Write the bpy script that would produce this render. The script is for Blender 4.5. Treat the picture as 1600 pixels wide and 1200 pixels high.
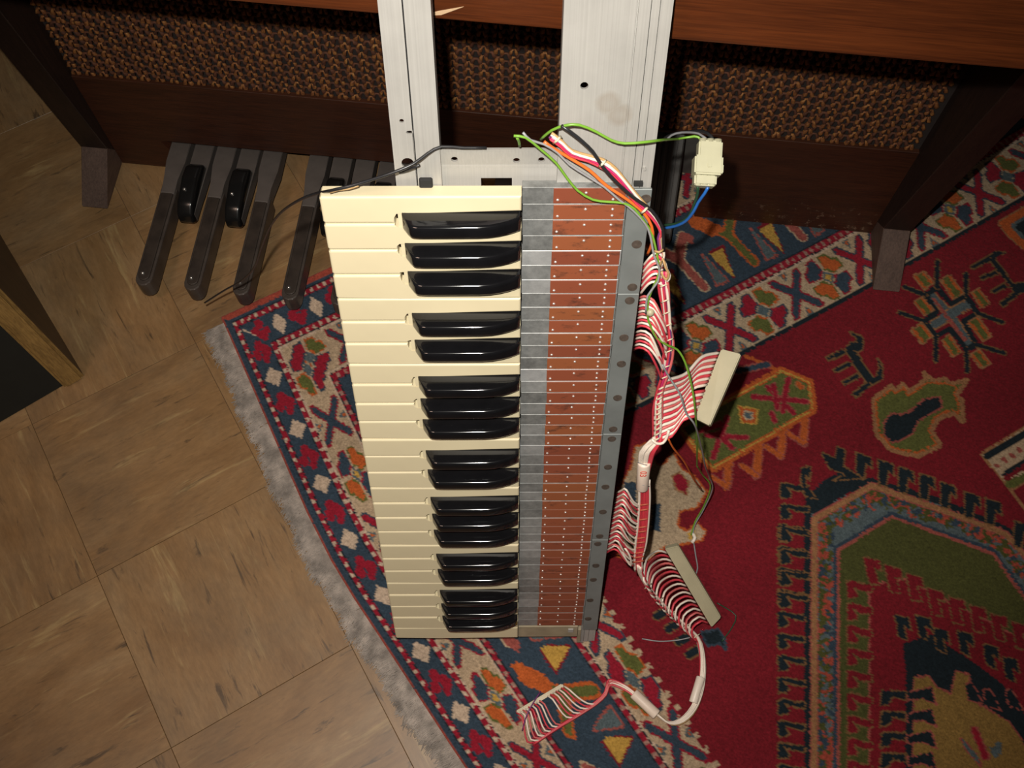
import bpy, bmesh, math, random
import numpy as np
from mathutils import Vector, Matrix
random.seed(7); RNG = np.random.default_rng(11)
SC = bpy.context.scene
for o in list(bpy.data.objects): bpy.data.objects.remove(o)

# ------------------------------------------------------------------ camera, world, flash, exposure
PITCH = 67.0; CAMH = 1212.0; F = 1600.0           # degrees below the horizon, mm, focal length in 1600-px frame
cam_d = bpy.data.cameras.new('camera'); cam = bpy.data.objects.new('camera', cam_d)
SC.collection.objects.link(cam); SC.camera = cam
cam_d.sensor_width = 36.0; cam_d.lens = 36.0 * F / 1600.0; cam_d.clip_start = 0.02
cam.location = (0, 0, CAMH / 1000); cam.rotation_euler = (math.radians(90 - PITCH), 0, 0)

world = bpy.data.worlds.new('room_air'); SC.world = world; world.use_nodes = True
bgn = world.node_tree.nodes['Background']
bgn.inputs[0].default_value = (1.0, 0.86, 0.72, 1); bgn.inputs[1].default_value = 0.022

# the compact camera's own flash, a little left of and above the lens
fl_d = bpy.data.lights.new('camera_flash', 'SPOT'); fl = bpy.data.objects.new('camera_flash', fl_d)
SC.collection.objects.link(fl)
fl_d.energy = 43; fl_d.color = (1.0, 0.95, 0.86); fl_d.shadow_soft_size = 0.006
fl_d.spot_size = math.radians(85); fl_d.spot_blend = 1.0
_up = Vector((0, math.sin(math.radians(PITCH)), math.cos(math.radians(PITCH))))
fl.location = Vector(cam.location) + Vector((-0.024, 0, 0)) + _up * 0.037
fl.rotation_euler = (math.radians(90 - PITCH), math.radians(1.0), 0)

# the room's own warm ceiling lamp, to the photographer's left
rl_d = bpy.data.lights.new('room_lamp', 'AREA'); rl = bpy.data.objects.new('room_lamp', rl_d); SC.collection.objects.link(rl)
rl_d.shape = 'DISK'; rl_d.size = 0.45; rl_d.energy = 10; rl_d.color = (1.0, 0.70, 0.55)
rl.location = (-0.75, -0.35, 2.35); rl.rotation_euler = Vector((0.25, 0.35, -2.3)).to_track_quat('-Z', 'Y').to_euler()

vs = SC.view_settings
vs.view_transform = 'Standard'; vs.look = 'None'; vs.exposure = -0.08; vs.gamma = 1.0
vs.use_curve_mapping = False

# ------------------------------------------------------------------ pixel -> place helpers (mm)
_th = math.radians(PITCH)
CM = np.array([[1, 0, 0], [0, -math.sin(_th), -math.cos(_th)], [0, math.cos(_th), -math.sin(_th)]])
CC = np.array([0, 0, CAMH])
def ray(x, y): return np.array([(x - 800) / F, (y - 600) / F, 1.0]) @ CM
def G(x, y, z=0.0):                                # where the line of sight meets height z above the floor
    d = ray(x, y); return CC + d * ((z - CAMH) / d[2])
def on_plane(x, y, p0, n):
    d = ray(x, y); return CC + d * (np.dot(p0 - CC, n) / np.dot(d, n))
# leaning keyboard: corner of the treble end, axes up the keyboard / front to back / out of the keys
KX0 = CC + np.array([-129.5, 284, 1141.7]) @ CM
_t = math.radians(48.06)
KU = np.array([0, -math.cos(_t), -math.sin(_t)]) @ CM
KV = np.array([1, 0, 0.007]); KV = (KV / np.linalg.norm(KV)) @ CM
KN = np.cross(KV, KU)
KV = np.cross(KU, KN)
def K(x, y, n=0.0): return on_plane(x, y, KX0 + n * KN, KN)
def Kuv(x, y, n=0.0):
    p = K(x, y, n) - KX0; return p @ KU, p @ KV
# organ front panel: foot of the panel from its two lower corners
OA = G(195, 252, 12); OB = G(1365, 362, 12)
OD = (OB - OA) / np.linalg.norm(OB - OA); ON = np.array([-OD[1], OD[0], 0])
OA0 = np.array([OA[0], OA[1], 0.0])

# ------------------------------------------------------------------ mesh helpers
def link(o, parent=None):
    SC.collection.objects.link(o)
    if parent is not None: o.parent = parent
    return o
def mesh_obj(name, verts, faces, mat, parent=None, smooth=False, scale=0.001):
    me = bpy.data.meshes.new(name)
    me.from_pydata([tuple(float(c) * scale for c in v) for v in verts], [], [tuple(f) for f in faces])
    me.validate(); me.update()
    if mat: me.materials.append(mat)
    if smooth: me.polygons.foreach_set('use_smooth', [True] * len(me.polygons))
    return link(bpy.data.objects.new(name, me), parent)
def bm_obj(name, bm, mat, parent=None, smooth=False, scale=0.001):
    bmesh.ops.recalc_face_normals(bm, faces=bm.faces)
    bmesh.ops.scale(bm, vec=(scale,) * 3, verts=bm.verts)
    me = bpy.data.meshes.new(name); bm.to_mesh(me); bm.free()
    if mat: me.materials.append(mat)
    if smooth: me.polygons.foreach_set('use_smooth', [True] * len(me.polygons))
    return link(bpy.data.objects.new(name, me), parent)
def empty(name, loc_mm, basis=None, parent=None):
    o = bpy.data.objects.new(name, None); o.empty_display_size = 0.05; link(o, parent)
    M = Matrix.Identity(4)
    if basis is not None:
        for i in range(3):
            for j in range(3): M[j][i] = float(basis[i][j])
    for j in range(3): M[j][3] = float(loc_mm[j]) * 0.001
    o.matrix_basis = M
    return o
def tag(o, label, cat, group=None):
    o['label'] = label; o['category'] = cat
    if group: o['group'] = group
    return o
def bm_box(bm, x0, x1, y0, y1, z0, z1):
    vs_ = [bm.verts.new((x, y, z)) for z in (z0, z1) for y in (y0, y1) for x in (x0, x1)]
    for f in ((0, 2, 3, 1), (4, 5, 7, 6), (0, 1, 5, 4), (2, 6, 7, 3), (0, 4, 6, 2), (1, 3, 7, 5)):
        bm.faces.new([vs_[i] for i in f])
    return vs_
def box(name, x0, x1, y0, y1, z0, z1, mat, parent=None, bev=0.0, segs=1):
    bm = bmesh.new(); bm_box(bm, x0, x1, y0, y1, z0, z1)
    if bev: bmesh.ops.bevel(bm, geom=list(bm.edges), offset=bev, segments=segs, affect='EDGES', profile=0.7)
    return bm_obj(name, bm, mat, parent)
def bm_prism(bm, pts, axis, a0, a1):
    """closed outline pts (2-D) swept along axis x/y/z from a0 to a1"""
    def mk(p, a):
        return {'x': (a, p[0], p[1]), 'y': (p[0], a, p[1]), 'z': (p[0], p[1], a)}[axis]
    lo = [bm.verts.new(mk(p, a0)) for p in pts]; hi = [bm.verts.new(mk(p, a1)) for p in pts]
    n = len(pts); fs = []
    fs.append(bm.faces.new(lo[::-1])); top = bm.faces.new(hi); fs.append(top)
    for i in range(n): bm.faces.new((lo[i], lo[(i + 1) % n], hi[(i + 1) % n], hi[i]))
    return top
def prism(name, pts, axis, a0, a1, mat, parent=None, bev=0.0, segs=1, top_only=False):
    bm = bmesh.new(); top = bm_prism(bm, pts, axis, a0, a1)
    if bev:
        es = list(top.edges) if top_only else list(bm.edges)
        bmesh.ops.bevel(bm, geom=es, offset=bev, segments=segs, affect='EDGES', profile=0.6)
    return bm_obj(name, bm, mat, parent)
def bm_plate(bm, outer, holes, z0, z1, tf=None):
    """flat plate with real holes"""
    loops = []
    for pts in [outer] + holes:
        vs_ = [bm.verts.new((p[0], p[1], z1)) for p in pts]
        loops.append([bm.edges.new((vs_[i], vs_[(i + 1) % len(vs_)])) for i in range(len(vs_))])
    r = bmesh.ops.triangle_fill(bm, use_beauty=True, edges=[e for l in loops for e in l])
    fs = [g for g in r['geom'] if isinstance(g, bmesh.types.BMFace)]
    ex = bmesh.ops.extrude_face_region(bm, geom=fs, use_keep_orig=True)
    vv = [g for g in ex['geom'] if isinstance(g, bmesh.types.BMVert)]
    bmesh.ops.translate(bm, vec=(0, 0, z0 - z1), verts=vv)
def circ(cx, cy, r, n=14, ry=None):
    ry = ry or r
    return [(cx + r * math.cos(2 * math.pi * i / n), cy + ry * math.sin(2 * math.pi * i / n)) for i in range(n)]
def catmull(P, step=6.0):
    P = [np.asarray(p, float) for p in P]
    if len(P) == 2: return P
    Q = [2 * P[0] - P[1]] + P + [2 * P[-1] - P[-2]]; out = []
    for i in range(1, len(Q) - 2):
        p0, p1, p2, p3 = Q[i - 1:i + 3]
        n = max(2, int(np.linalg.norm(p2 - p1) / step))
        for k in range(n):
            t = k / n
            out.append(0.5 * ((2 * p1) + (p2 - p0) * t + (2 * p0 - 5 * p1 + 4 * p2 - p3) * t * t + (3 * p1 - p0 - 3 * p2 + p3) * t ** 3))
    out.append(P[-1]); return out
def tube_geo(path, r, sides=6, verts=None, faces=None, flat=1.0):
    verts = [] if verts is None else verts; faces = [] if faces is None else faces
    path = [np.asarray(p, float) for p in path]; n = len(path)
    rr = r if hasattr(r, '__len__') else [r] * n
    up = np.array([0.13, 0.21, 0.97]); prev = None; base = len(verts)
    for i, p in enumerate(path):
        t = path[min(i + 1, n - 1)] - path[max(i - 1, 0)]; t = t / (np.linalg.norm(t) + 1e-9)
        a = (np.cross(t, up) if prev is None else prev - t * np.dot(prev, t)); a /= (np.linalg.norm(a) + 1e-9); prev = a
        b = np.cross(t, a)
        for k in range(sides):
            w = 2 * math.pi * k / sides
            verts.append(p + rr[i] * (math.cos(w) * a + flat * math.sin(w) * b))
    for i in range(n - 1):
        for k in range(sides):
            k2 = (k + 1) % sides
            faces.append((base + i * sides + k, base + i * sides + k2, base + (i + 1) * sides + k2, base + (i + 1) * sides + k))
    faces.append([base + k for k in range(sides)][::-1]); faces.append([base + (n - 1) * sides + k for k in range(sides)])
    return verts, faces
def wire(name, pts, r, mat, parent, org, sides=6, step=5.0):
    path = [p - org for p in catmull(pts, step)]
    v, f = tube_geo(path, r, sides)
    return mesh_obj(name, v, f, mat, parent, smooth=True)

# ------------------------------------------------------------------ materials
def new_mat(name):
    m = bpy.data.materials.new(name); m.use_nodes = True
    nt = m.node_tree; return m, nt, nt.nodes, nt.links, nt.nodes['Principled BSDF']
def N(nt, kind, **kw):
    n = nt.nodes.new(kind)
    for k, v in kw.items():
        if k.startswith('i_'): n.inputs[k[2:].replace('_', ' ')].default_value = v
        else: setattr(n, k, v)
    return n
def ramp(nt, src, stops):
    r = nt.nodes.new('ShaderNodeValToRGB'); e = r.color_ramp.elements
    while len(e) < len(stops): e.new(0.5)
    for el, (p, c) in zip(e, stops): el.position = p; el.color = (*c, 1) if len(c) == 3 else c
    nt.links.new(src, r.inputs[0]); return r.outputs[0]
def mix(nt, fac, a, b, mode='MIX'):
    m = nt.nodes.new('ShaderNodeMixRGB'); m.blend_type = mode
    for k, v in ((0, fac), (1, a), (2, b)):
        if hasattr(v, 'links'): nt.links.new(v, m.inputs[k])
        else: m.inputs[k].default_value = v if k == 0 else (*v, 1)
    return m.outputs[0]
def coords(nt, scale=(1, 1, 1), rot=(0, 0, 0), use_rand=False):
    tc = nt.nodes.new('ShaderNodeTexCoord'); mp = nt.nodes.new('ShaderNodeMapping')
    mp.inputs['Scale'].default_value = scale; mp.inputs['Rotation'].default_value = rot
    src = tc.outputs['Object']
    if use_rand:
        oi = nt.nodes.new('ShaderNodeObjectInfo'); ad = nt.nodes.new('ShaderNodeVectorMath'); ad.operation = 'ADD'
        ml = nt.nodes.new('ShaderNodeMath'); ml.operation = 'MULTIPLY'; ml.inputs[1].default_value = 37.0
        nt.links.new(oi.outputs['Random'], ml.inputs[0]); nt.links.new(src, ad.inputs[0]); nt.links.new(ml.outputs[0], ad.inputs[1])
        src = ad.outputs[0]
    nt.links.new(src, mp.inputs[0]); return mp.outputs[0]
def noise(nt, vec, scale, detail=4, rough=0.55, dist=0.0):
    n = nt.nodes.new('ShaderNodeTexNoise'); nt.links.new(vec, n.inputs['Vector'])
    n.inputs['Scale'].default_value = scale; n.inputs['Detail'].default_value = detail
    n.inputs['Roughness'].default_value = rough; n.inputs['Distortion'].default_value = dist
    return n.outputs['Fac']
def bump(nt, b, h, strength=0.3, dist=0.001):
    n = nt.nodes.new('ShaderNodeBump'); n.inputs['Strength'].default_value = strength; n.inputs['Distance'].default_value = dist
    nt.links.new(h, n.inputs['Height']); nt.links.new(n.outputs[0], b.inputs['Normal'])
def plain(name, col, rough=0.5, metal=0.0, var=0.12, scale=60.0, spec=0.5, coat=0.0):
    m, nt, ns, ls, b = new_mat(name)
    f = noise(nt, coords(nt), scale, 3)
    c = ramp(nt, f, [(0.3, tuple(x * (1 - var) for x in col)), (0.7, tuple(min(1, x * (1 + var)) for x in col))])
    ls.new(c, b.inputs['Base Color']); b.inputs['Roughness'].default_value = rough; b.inputs['Metallic'].default_value = metal
    b.inputs['Specular IOR Level'].default_value = spec; b.inputs['Coat Weight'].default_value = coat
    return m
def wood(name, dark, light, rough=0.4, grain=(1.2, 22, 22), coat=0.0, dust=None):
    m, nt, ns, ls, b = new_mat(name)
    v = coords(nt, grain); f1 = noise(nt, v, 3.0, 6, 0.65, 0.6)
    v2 = coords(nt, tuple(g * 6 for g in grain)); f2 = noise(nt, v2, 4.0, 3, 0.6)
    c = ramp(nt, f1, [(0.28, dark), (0.55, tuple((a + q) / 2 for a, q in zip(dark, light))), (0.78, light)])
    c = mix(nt, 0.35, c, ramp(nt, f2, [(0.35, tuple(x * .45 for x in dark)), (0.65, light)]))
    if dust:
        d = noise(nt, coords(nt, (1, 1, 1)), 90, 5, 0.7)
        sx = N(nt, 'ShaderNodeSeparateXYZ'); ls.new(coords(nt), sx.inputs[0])
        mr = N(nt, 'ShaderNodeMapRange'); ls.new(sx.outputs['X'], mr.inputs[0])
        mr.inputs[1].default_value = 0.72; mr.inputs[2].default_value = 0.9
        mz = N(nt, 'ShaderNodeMapRange'); ls.new(sx.outputs['Z'], mz.inputs[0])
        mz.inputs[1].default_value = 0.075; mz.inputs[2].default_value = 0.02
        mm = N(nt, 'ShaderNodeMath', operation='MULTIPLY'); ls.new(mr.outputs[0], mm.inputs[0]); ls.new(mz.outputs[0], mm.inputs[1])
        dd = N(nt, 'ShaderNodeMath', operation='MULTIPLY'); ls.new(mm.outputs[0], dd.inputs[0])
        ls.new(ramp(nt, d, [(0.58, (0, 0, 0)), (0.70, (1, 1, 1))]), dd.inputs[1])
        c = mix(nt, dd.outputs[0], c, dust)
    ls.new(c, b.inputs['Base Color']); b.inputs['Roughness'].default_value = rough
    b.inputs['Coat Weight'].default_value = coat; b.inputs['Coat Roughness'].default_value = 0.3
    bump(nt, b, f2, 0.12, 0.0008)
    return m
def metal_alu(name, col, stain=False):
    m, nt, ns, ls, b = new_mat(name)
    f = noise(nt, coords(nt, (900, 3, 900)), 1.0, 4, 0.6); g = noise(nt, coords(nt), 25, 5, 0.6)
    c = ramp(nt, f, [(0.25, tuple(x * .86 for x in col)), (0.75, tuple(min(1, x * 1.08) for x in col))])
    c = mix(nt, 0.25, c, ramp(nt, g, [(0.3, tuple(x * .62 for x in col)), (0.6, col)]))
    if stain:                                       # dried glue ring on the plate
        vc = coords(nt); dn = noise(nt, vc, 140, 3)
        best = None
        for (u, v) in [tuple(q / 1000 for q in Kuv(x, y, -12)) for x, y in ((951, 163), (969, 182))]:
            vm = N(nt, 'ShaderNodeVectorMath', operation='DISTANCE'); ls.new(vc, vm.inputs[0]); vm.inputs[1].default_value = (v, u, -0.012)
            if best is None: best = vm.outputs['Value']
            else:
                mn = N(nt, 'ShaderNodeMath', operation='MINIMUM'); ls.new(best, mn.inputs[0]); ls.new(vm.outputs['Value'], mn.inputs[1]); best = mn.outputs[0]
        ad = N(nt, 'ShaderNodeMath', operation='MULTIPLY_ADD'); ls.new(dn, ad.inputs[0]); ad.inputs[1].default_value = 0.004; ls.new(best, ad.inputs[2])
        ring = ramp(nt, ad.outputs[0], [(0.0, (.12, .12, .12)), (0.0080, (.28, .28, .28)), (0.0089, (1, 1, 1)), (0.0100, (1, 1, 1)), (0.0109, (0, 0, 0))])
        c = mix(nt, ring, c, (0.20, 0.125, 0.06))
    ls.new(c, b.inputs['Base Color']); b.inputs['Metallic'].default_value = 0.25
    b.inputs['Roughness'].default_value = 0.5
    bump(nt, b, f, 0.06, 0.0003)
    return m

M = {}
M['white_key'] = plain('ivory_plastic', (0.67, 0.59, 0.395), 0.40, var=0.04, scale=18, spec=0.35)
M['black_key'] = plain('black_gloss_plastic', (0.006, 0.006, 0.007), 0.10, var=0.2)
M['alu'] = metal_alu('brushed_aluminium', (0.43, 0.42, 0.395))
M['alu_stain'] = metal_alu('brushed_aluminium_with_glue_ring', (0.43, 0.42, 0.395), True)
M['foam'] = plain('black_foam', (0.015, 0.015, 0.015), 0.9)
M['dark_frame'] = plain('dark_steel', (0.03, 0.028, 0.025), 0.6)
m, nt, ns, ls, b = new_mat('galvanised_steel'); M['steel'] = m
oi = N(nt, 'ShaderNodeObjectInfo')
c = ramp(nt, oi.outputs['Random'], [(0.0, (0.15, 0.155, 0.15)), (0.5, (0.24, 0.248, 0.245)), (0.8, (0.33, 0.34, 0.335)), (1.0, (0.58, 0.59, 0.60))])
g = noise(nt, coords(nt, use_rand=True), 120, 5, 0.7)
ls.new(mix(nt, 0.45, c, ramp(nt, g, [(0.35, (.13, .135, .135)), (0.7, (.38, .39, .385))])), b.inputs['Base Color'])
b.inputs['Metallic'].default_value = 0.35; b.inputs['Roughness'].default_value = 0.45
m, nt, ns, ls, b = new_mat('copper_fibre_strip'); M['copper'] = m
oi = N(nt, 'ShaderNodeObjectInfo')
c = ramp(nt, oi.outputs['Random'], [(0.0, (0.21, 0.056, 0.030)), (0.5, (0.255, 0.070, 0.034)), (1.0, (0.27, 0.088, 0.034))])
g = noise(nt, coords(nt, (1, 2.2, 1), use_rand=True), 42, 6, 0.7)
c = mix(nt, ramp(nt, g, [(0.56, (0, 0, 0)), (0.70, (.85, .85, .85))]), c, (0.03, 0.022, 0.018))
ls.new(c, b.inputs['Base Color']); b.inputs['Roughness'].default_value = 0.42
M['solder'] = plain('solder', (0.72, 0.66, 0.62), 0.25, 0.5)
M['flange'] = plain('zinc_plate', (0.215, 0.235, 0.232), 0.5, 0.3, var=0.12, scale=30)
M['rivet'] = plain('brown_fibre', (0.062, 0.046, 0.036), 0.8, var=0.3, scale=300)
M['endcap'] = plain('tarnished_plate', (0.34, 0.29, 0.20), 0.6, 0.2, var=0.2, scale=40)
M['w_white'] = plain('white_wire', (0.82, 0.72, 0.62), 0.4, var=0.06)
M['w_red'] = plain('red_wire', (0.62, 0.05, 0.075), 0.4)
M['w_rose'] = plain('rose_wire', (0.62, 0.13, 0.13), 0.45)
M['w_green'] = plain('green_wire', (0.16, 0.34, 0.035), 0.4)
M['w_dkgreen'] = plain('dark_green_wire', (0.02, 0.06, 0.03), 0.4)
M['w_black'] = plain('black_wire', (0.018, 0.018, 0.02), 0.35)
M['w_orange'] = plain('orange_wire', (0.75, 0.15, 0.025), 0.4)
M['w_purple'] = plain('purple_wire', (0.17, 0.03, 0.16), 0.4)
M['w_magenta'] = plain('magenta_wire', (0.52, 0.03, 0.13), 0.4)
M['w_grey'] = plain('grey_wire', (0.27, 0.27, 0.28), 0.4)
M['w_tan'] = plain('tan_wire', (0.45, 0.28, 0.12), 0.45)
M['w_blue'] = plain('blue_wire', (0.02, 0.12, 0.42), 0.35)
M['lace'] = plain('waxed_lacing', (0.62, 0.55, 0.40), 0.6)
M['tape'] = plain('brown_tape', (0.42, 0.085, 0.045), 0.55)
M['sleeve'] = plain('paper_sleeve', (0.80, 0.66, 0.55), 0.45, var=0.08, scale=40)
M['print_red'] = plain('red_print', (0.75, 0.07, 0.04), 0.6)
M['nylon'] = plain('cream_nylon', (0.41, 0.375, 0.25), 0.45, var=0.05)
M['plug'] = plain('white_nylon', (0.42, 0.41, 0.28), 0.4, var=0.06)
M['organ_wood'] = wood('walnut_panel', (0.022, 0.0066, 0.0030), (0.075, 0.0215, 0.0080), 0.5, dust=(0.30, 0.20, 0.13))
M['lip_wood'] = wood('red_walnut', (0.050, 0.0105, 0.0025), (0.135, 0.032, 0.0065), 0.45, (1.0, 26, 26))
M['cheek_wood'] = wood('dark_walnut', (0.010, 0.005, 0.004), (0.03, 0.014, 0.009), 0.5, (20, 20, 1.2))
M['foot_wood'] = wood('dusty_walnut', (0.065, 0.036, 0.026), (0.13, 0.08, 0.06), 0.6, (20, 2, 20))
M['chip'] = plain('raw_veneer', (0.62, 0.42, 0.25), 0.8)
M['cloth_back'] = plain('dark_cloth', (0.020, 0.013, 0.011), 0.95, scale=300)
M['pedal'] = plain('dark_bakelite', (0.050, 0.040, 0.034), 0.38, var=0.25)
M['pedal_pad'] = plain('worn_rubber', (0.030, 0.022, 0.017), 0.5, var=0.3)
M['arm'] = plain('grey_painted_steel', (0.082, 0.070, 0.063), 0.5, var=0.2, scale=30)
M['sharp'] = plain('black_pedal_plastic', (0.008, 0.008, 0.008), 0.22)
M['chrome'] = plain('chromed_screw', (0.55, 0.53, 0.5), 0.25, 0.9)
M['cab_wood'] = wood('brown_cabinet_wood', (0.045, 0.024, 0.010), (0.12, 0.066, 0.026), 0.5, (14, 14, 1.4))
M['cab_edge'] = wood('worn_blond_edge', (0.17, 0.095, 0.025), (0.46, 0.28, 0.085), 0.5, (30, 30, 3))
M['cab_black'] = plain('black_cabinet_front', (0.007, 0.009, 0.007), 0.8)
M['rubber'] = plain('ribbed_rubber', (0.048, 0.044, 0.040), 0.6)
M['recess'] = plain('grey_recess', (0.085, 0.08, 0.073), 0.7)
M['wall'] = plain('plaster', (0.45, 0.40, 0.33), 0.85, scale=8)
m, nt, ns, ls, b = new_mat('grille_yarn'); M['yarn'] = m
f = noise(nt, coords(nt), 220, 3, 0.6)
ls.new(ramp(nt, f, [(0.25, (0.075, 0.022, 0.008)), (0.45, (0.165, 0.056, 0.015)), (0.60, (0.27, 0.106, 0.026)), (0.78, (0.40, 0.22, 0.062))]), b.inputs['Base Color'])
b.inputs['Roughness'].default_value = 0.7
M['yarn2'] = plain('brown_yarn', (0.085, 0.028, 0.012), 0.8, var=0.5, scale=160)
# marbled vinyl tile: streaks run along each tile's own x
m, nt, ns, ls, b = new_mat('marbled_vinyl_tile'); M['tile'] = m
f1 = noise(nt, coords(nt, (3.2, 9, 4), use_rand=True), 1.6, 6, 0.62, 0.8)
c = ramp(nt, f1, [(0.30, (0.205, 0.110, 0.043)), (0.52, (0.27, 0.156, 0.067)), (0.72, (0.325, 0.206, 0.100))])
f2 = noise(nt, coords(nt, (9, 62, 9), use_rand=True), 1.5, 5, 0.66, 0.7)
c = mix(nt, ramp(nt, f2, [(0.60, (0, 0, 0)), (0.69, (.8, .8, .8))]), c, (0.055, 0.035, 0.020))
f3 = noise(nt, coords(nt, (5, 40, 5), (0, 0, 0.06), use_rand=True), 1.7, 4, 0.6, 0.4)
c = mix(nt, ramp(nt, f3, [(0.60, (0, 0, 0)), (0.70, (.5, .5, .5))]), c, (0.46, 0.33, 0.15))
f4 = noise(nt, coords(nt, use_rand=True), 9, 5, 0.7)
c = mix(nt, ramp(nt, f4, [(0.45, (0, 0, 0)), (0.75, (.55, .55, .55))]), c, (0.135, 0.095, 0.058))
f5 = noise(nt, coords(nt, (30, 120, 30), use_rand=True), 2.0, 4, 0.7)
c = mix(nt, 0.35, c, ramp(nt, f5, [(0.3, (.55, .55, .55)), (0.7, (1.3, 1.3, 1.3))]), 'MULTIPLY')
ls.new(c, b.inputs['Base Color']); b.inputs['Roughness'].default_value = 0.42
bump(nt, b, f4, 0.08, 0.001)
M['grout'] = plain('dark_joint', (0.10, 0.062, 0.034), 0.9)
m, nt, ns, ls, b = new_mat('knotted_wool'); M['rug'] = m
at = N(nt, 'ShaderNodeVertexColor', layer_name='knots')
f = noise(nt, coords(nt), 420, 3, 0.7)
c = mix(nt, 0.8, at.outputs['Color'], ramp(nt, f, [(0.25, (.55, .55, .55)), (0.75, (1.25, 1.25, 1.25))]), 'MULTIPLY')
ls.new(c, b.inputs['Base Color']); b.inputs['Roughness'].default_value = 0.95; b.inputs['Specular IOR Level'].default_value = 0.15
b.inputs['Sheen Weight'].default_value = 0.15
bump(nt, b, f, 0.5, 0.002)
M['fringe'] = plain('grey_cotton', (0.43, 0.385, 0.345), 0.95, var=0.35, scale=60, spec=0.1)

# ------------------------------------------------------------------ floor of nine-inch vinyl tiles, wall
floor = mesh_obj('floor', [(-2600, -1600, -2.0), (2600, -1600, -2.0), (2600, 1750, -2.0), (-2600, 1750, -2.0)], [(0, 1, 2, 3)], M['grout'])
floor['kind'] = 'structure'
wb = box('wall_back', -2600, 2600, 1750, 1830, -2, 2400, M['wall']); wb['kind'] = 'structure'
TA = G(152, 900); TB = G(268, 1170); tdir = (TB - TA) / np.linalg.norm(TB - TA); tperp = np.array([-tdir[1], tdir[0], 0]); TP = 224.0
tme = None
for i in range(-9, 6):
    for j in range(-5, 9):
        ctr = TA + tdir * TP * (i + 0.5) + tperp * TP * (j + 0.5)
        if not (-1500 < ctr[0] < 1250 and -650 < ctr[1] < 1690): continue
        if tme is None:
            bm = bmesh.new(); h = TP / 2 - 0.22
            bm_box(bm, -h, h, -h, h, -3.0, 0.0)
            bmesh.ops.bevel(bm, geom=[e for e in bm.edges if all(v.co.z > -1 for v in e.verts)], offset=0.3, segments=1, affect='EDGES')
            o = bm_obj('tile', bm, M['tile'], floor); tme = o.data
        else:
            o = link(bpy.data.objects.new('tile', tme), floor)
        o.location = (ctr[0] * .001, ctr[1] * .001, -0.0003 * random.random())
        o.rotation_euler = (0, 0, math.atan2(tdir[1], tdir[0]) + math.pi / 2 * ((i + j) % 2) + math.pi * random.randint(0, 1))

# ------------------------------------------------------------------ spinet organ (local x along the front, y to the back, z up)
org = empty('spinet_organ', OA0, (OD, ON, (0, 0, 1)))
tag(org, 'brown walnut spinet organ with woven grille cloth above its bass pedals', 'organ')
SW = 1041.0
def fr(f): return -f                                # distance in front of the panel -> local y
PB, PT, NZ = 8.0, 190.0, 70.0
outline = [(-5, PB), (69, PB), (76, 50), (69, NZ - 2), (78, NZ), (640, NZ), (640, 186), (798, 186), (798, PB), (SW - 3, PB), (SW - 3, PT), (-5, PT)]
prism('knee_panel', outline, 'y', 0, 18, M['organ_wood'], org, bev=0.25)
# grille cloth: backing with a knotted weave of yarn standing off it
box('grille_backing', -5, SW - 3, 6, 14, PT, 690, M['cloth_back'], org)
def yarn_mesh(name, cells, mat, r, hgt, wid, prob=1.0):
    V, Fc = [], []
    for (cx, cz) in cells:
        jx, jz = random.uniform(-.9, .9), random.uniform(-.7, .7); w = wid * random.uniform(.85, 1.12); h = hgt * random.uniform(.85, 1.1)
        rr = r * random.uniform(.8, 1.15)
        path = [(cx + jx - w * 1.05, 6.0, cz + jz - h * .75), (cx + jx - w, 2.0, cz + jz - h * .10), (cx + jx - w * .45, 3.0, cz + jz + h * .45),
                (cx + jx + w * .45, 3.0, cz + jz + h * .45), (cx + jx + w, 2.0, cz + jz - h * .10), (cx + jx + w * 1.05, 6.0, cz + jz - h * .75)]
        tube_geo([np.array(p) for p in path], [rr * .7, rr * 1.3, rr * .75, rr * .75, rr * 1.3, rr * .7], 5, V, Fc)
    o = mesh_obj(name, V, Fc, mat, org, smooth=True); o['kind'] = 'stuff'; return o
CX, CZ = 17.6, 13.0
cells = [(-5 + 8 + CX * i, PT + 6 + CZ * j) for i in range(59) for j in range(36)]
yarn_mesh('grille_weave', cells, M['yarn'], 2.3, 9.5, 3.7)
cells2 = [(-5 + 8 + CX * (i + .5), PT + 6 + CZ * (j + .5)) for i in range(58) for j in range(36)]
yarn_mesh('grille_cross_yarn', cells2, M['yarn2'], 2.3, 8.0, 4.4)
# cheeks and toe feet
for s0, s1, f0, sl in ((-42, -5, 13, 0.115), (1038, 1074, 24, 0.18)):
    top_f = f0 + sl * (700 - 58)
    prof = [(fr(f0), 58), (fr(top_f), 700), (260, 700), (260, 8), (20, 8), (0, 58 - 20)]
    prism('cheek', prof, 'x', s0, s1, M['cheek_wood'], org, bev=1.0)
    foot = [(fr(f0), 57), (fr(f0 + 62), 9.5), (fr(f0 + 64), 8), (fr(f0 + 62), 7.2), (30, 7.2), (30, 50), (0, 57)]
    prism('foot', foot, 'x', s0 + 0.5, s1 - 0.5, M['foot_wood'], org, bev=0.8)
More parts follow.
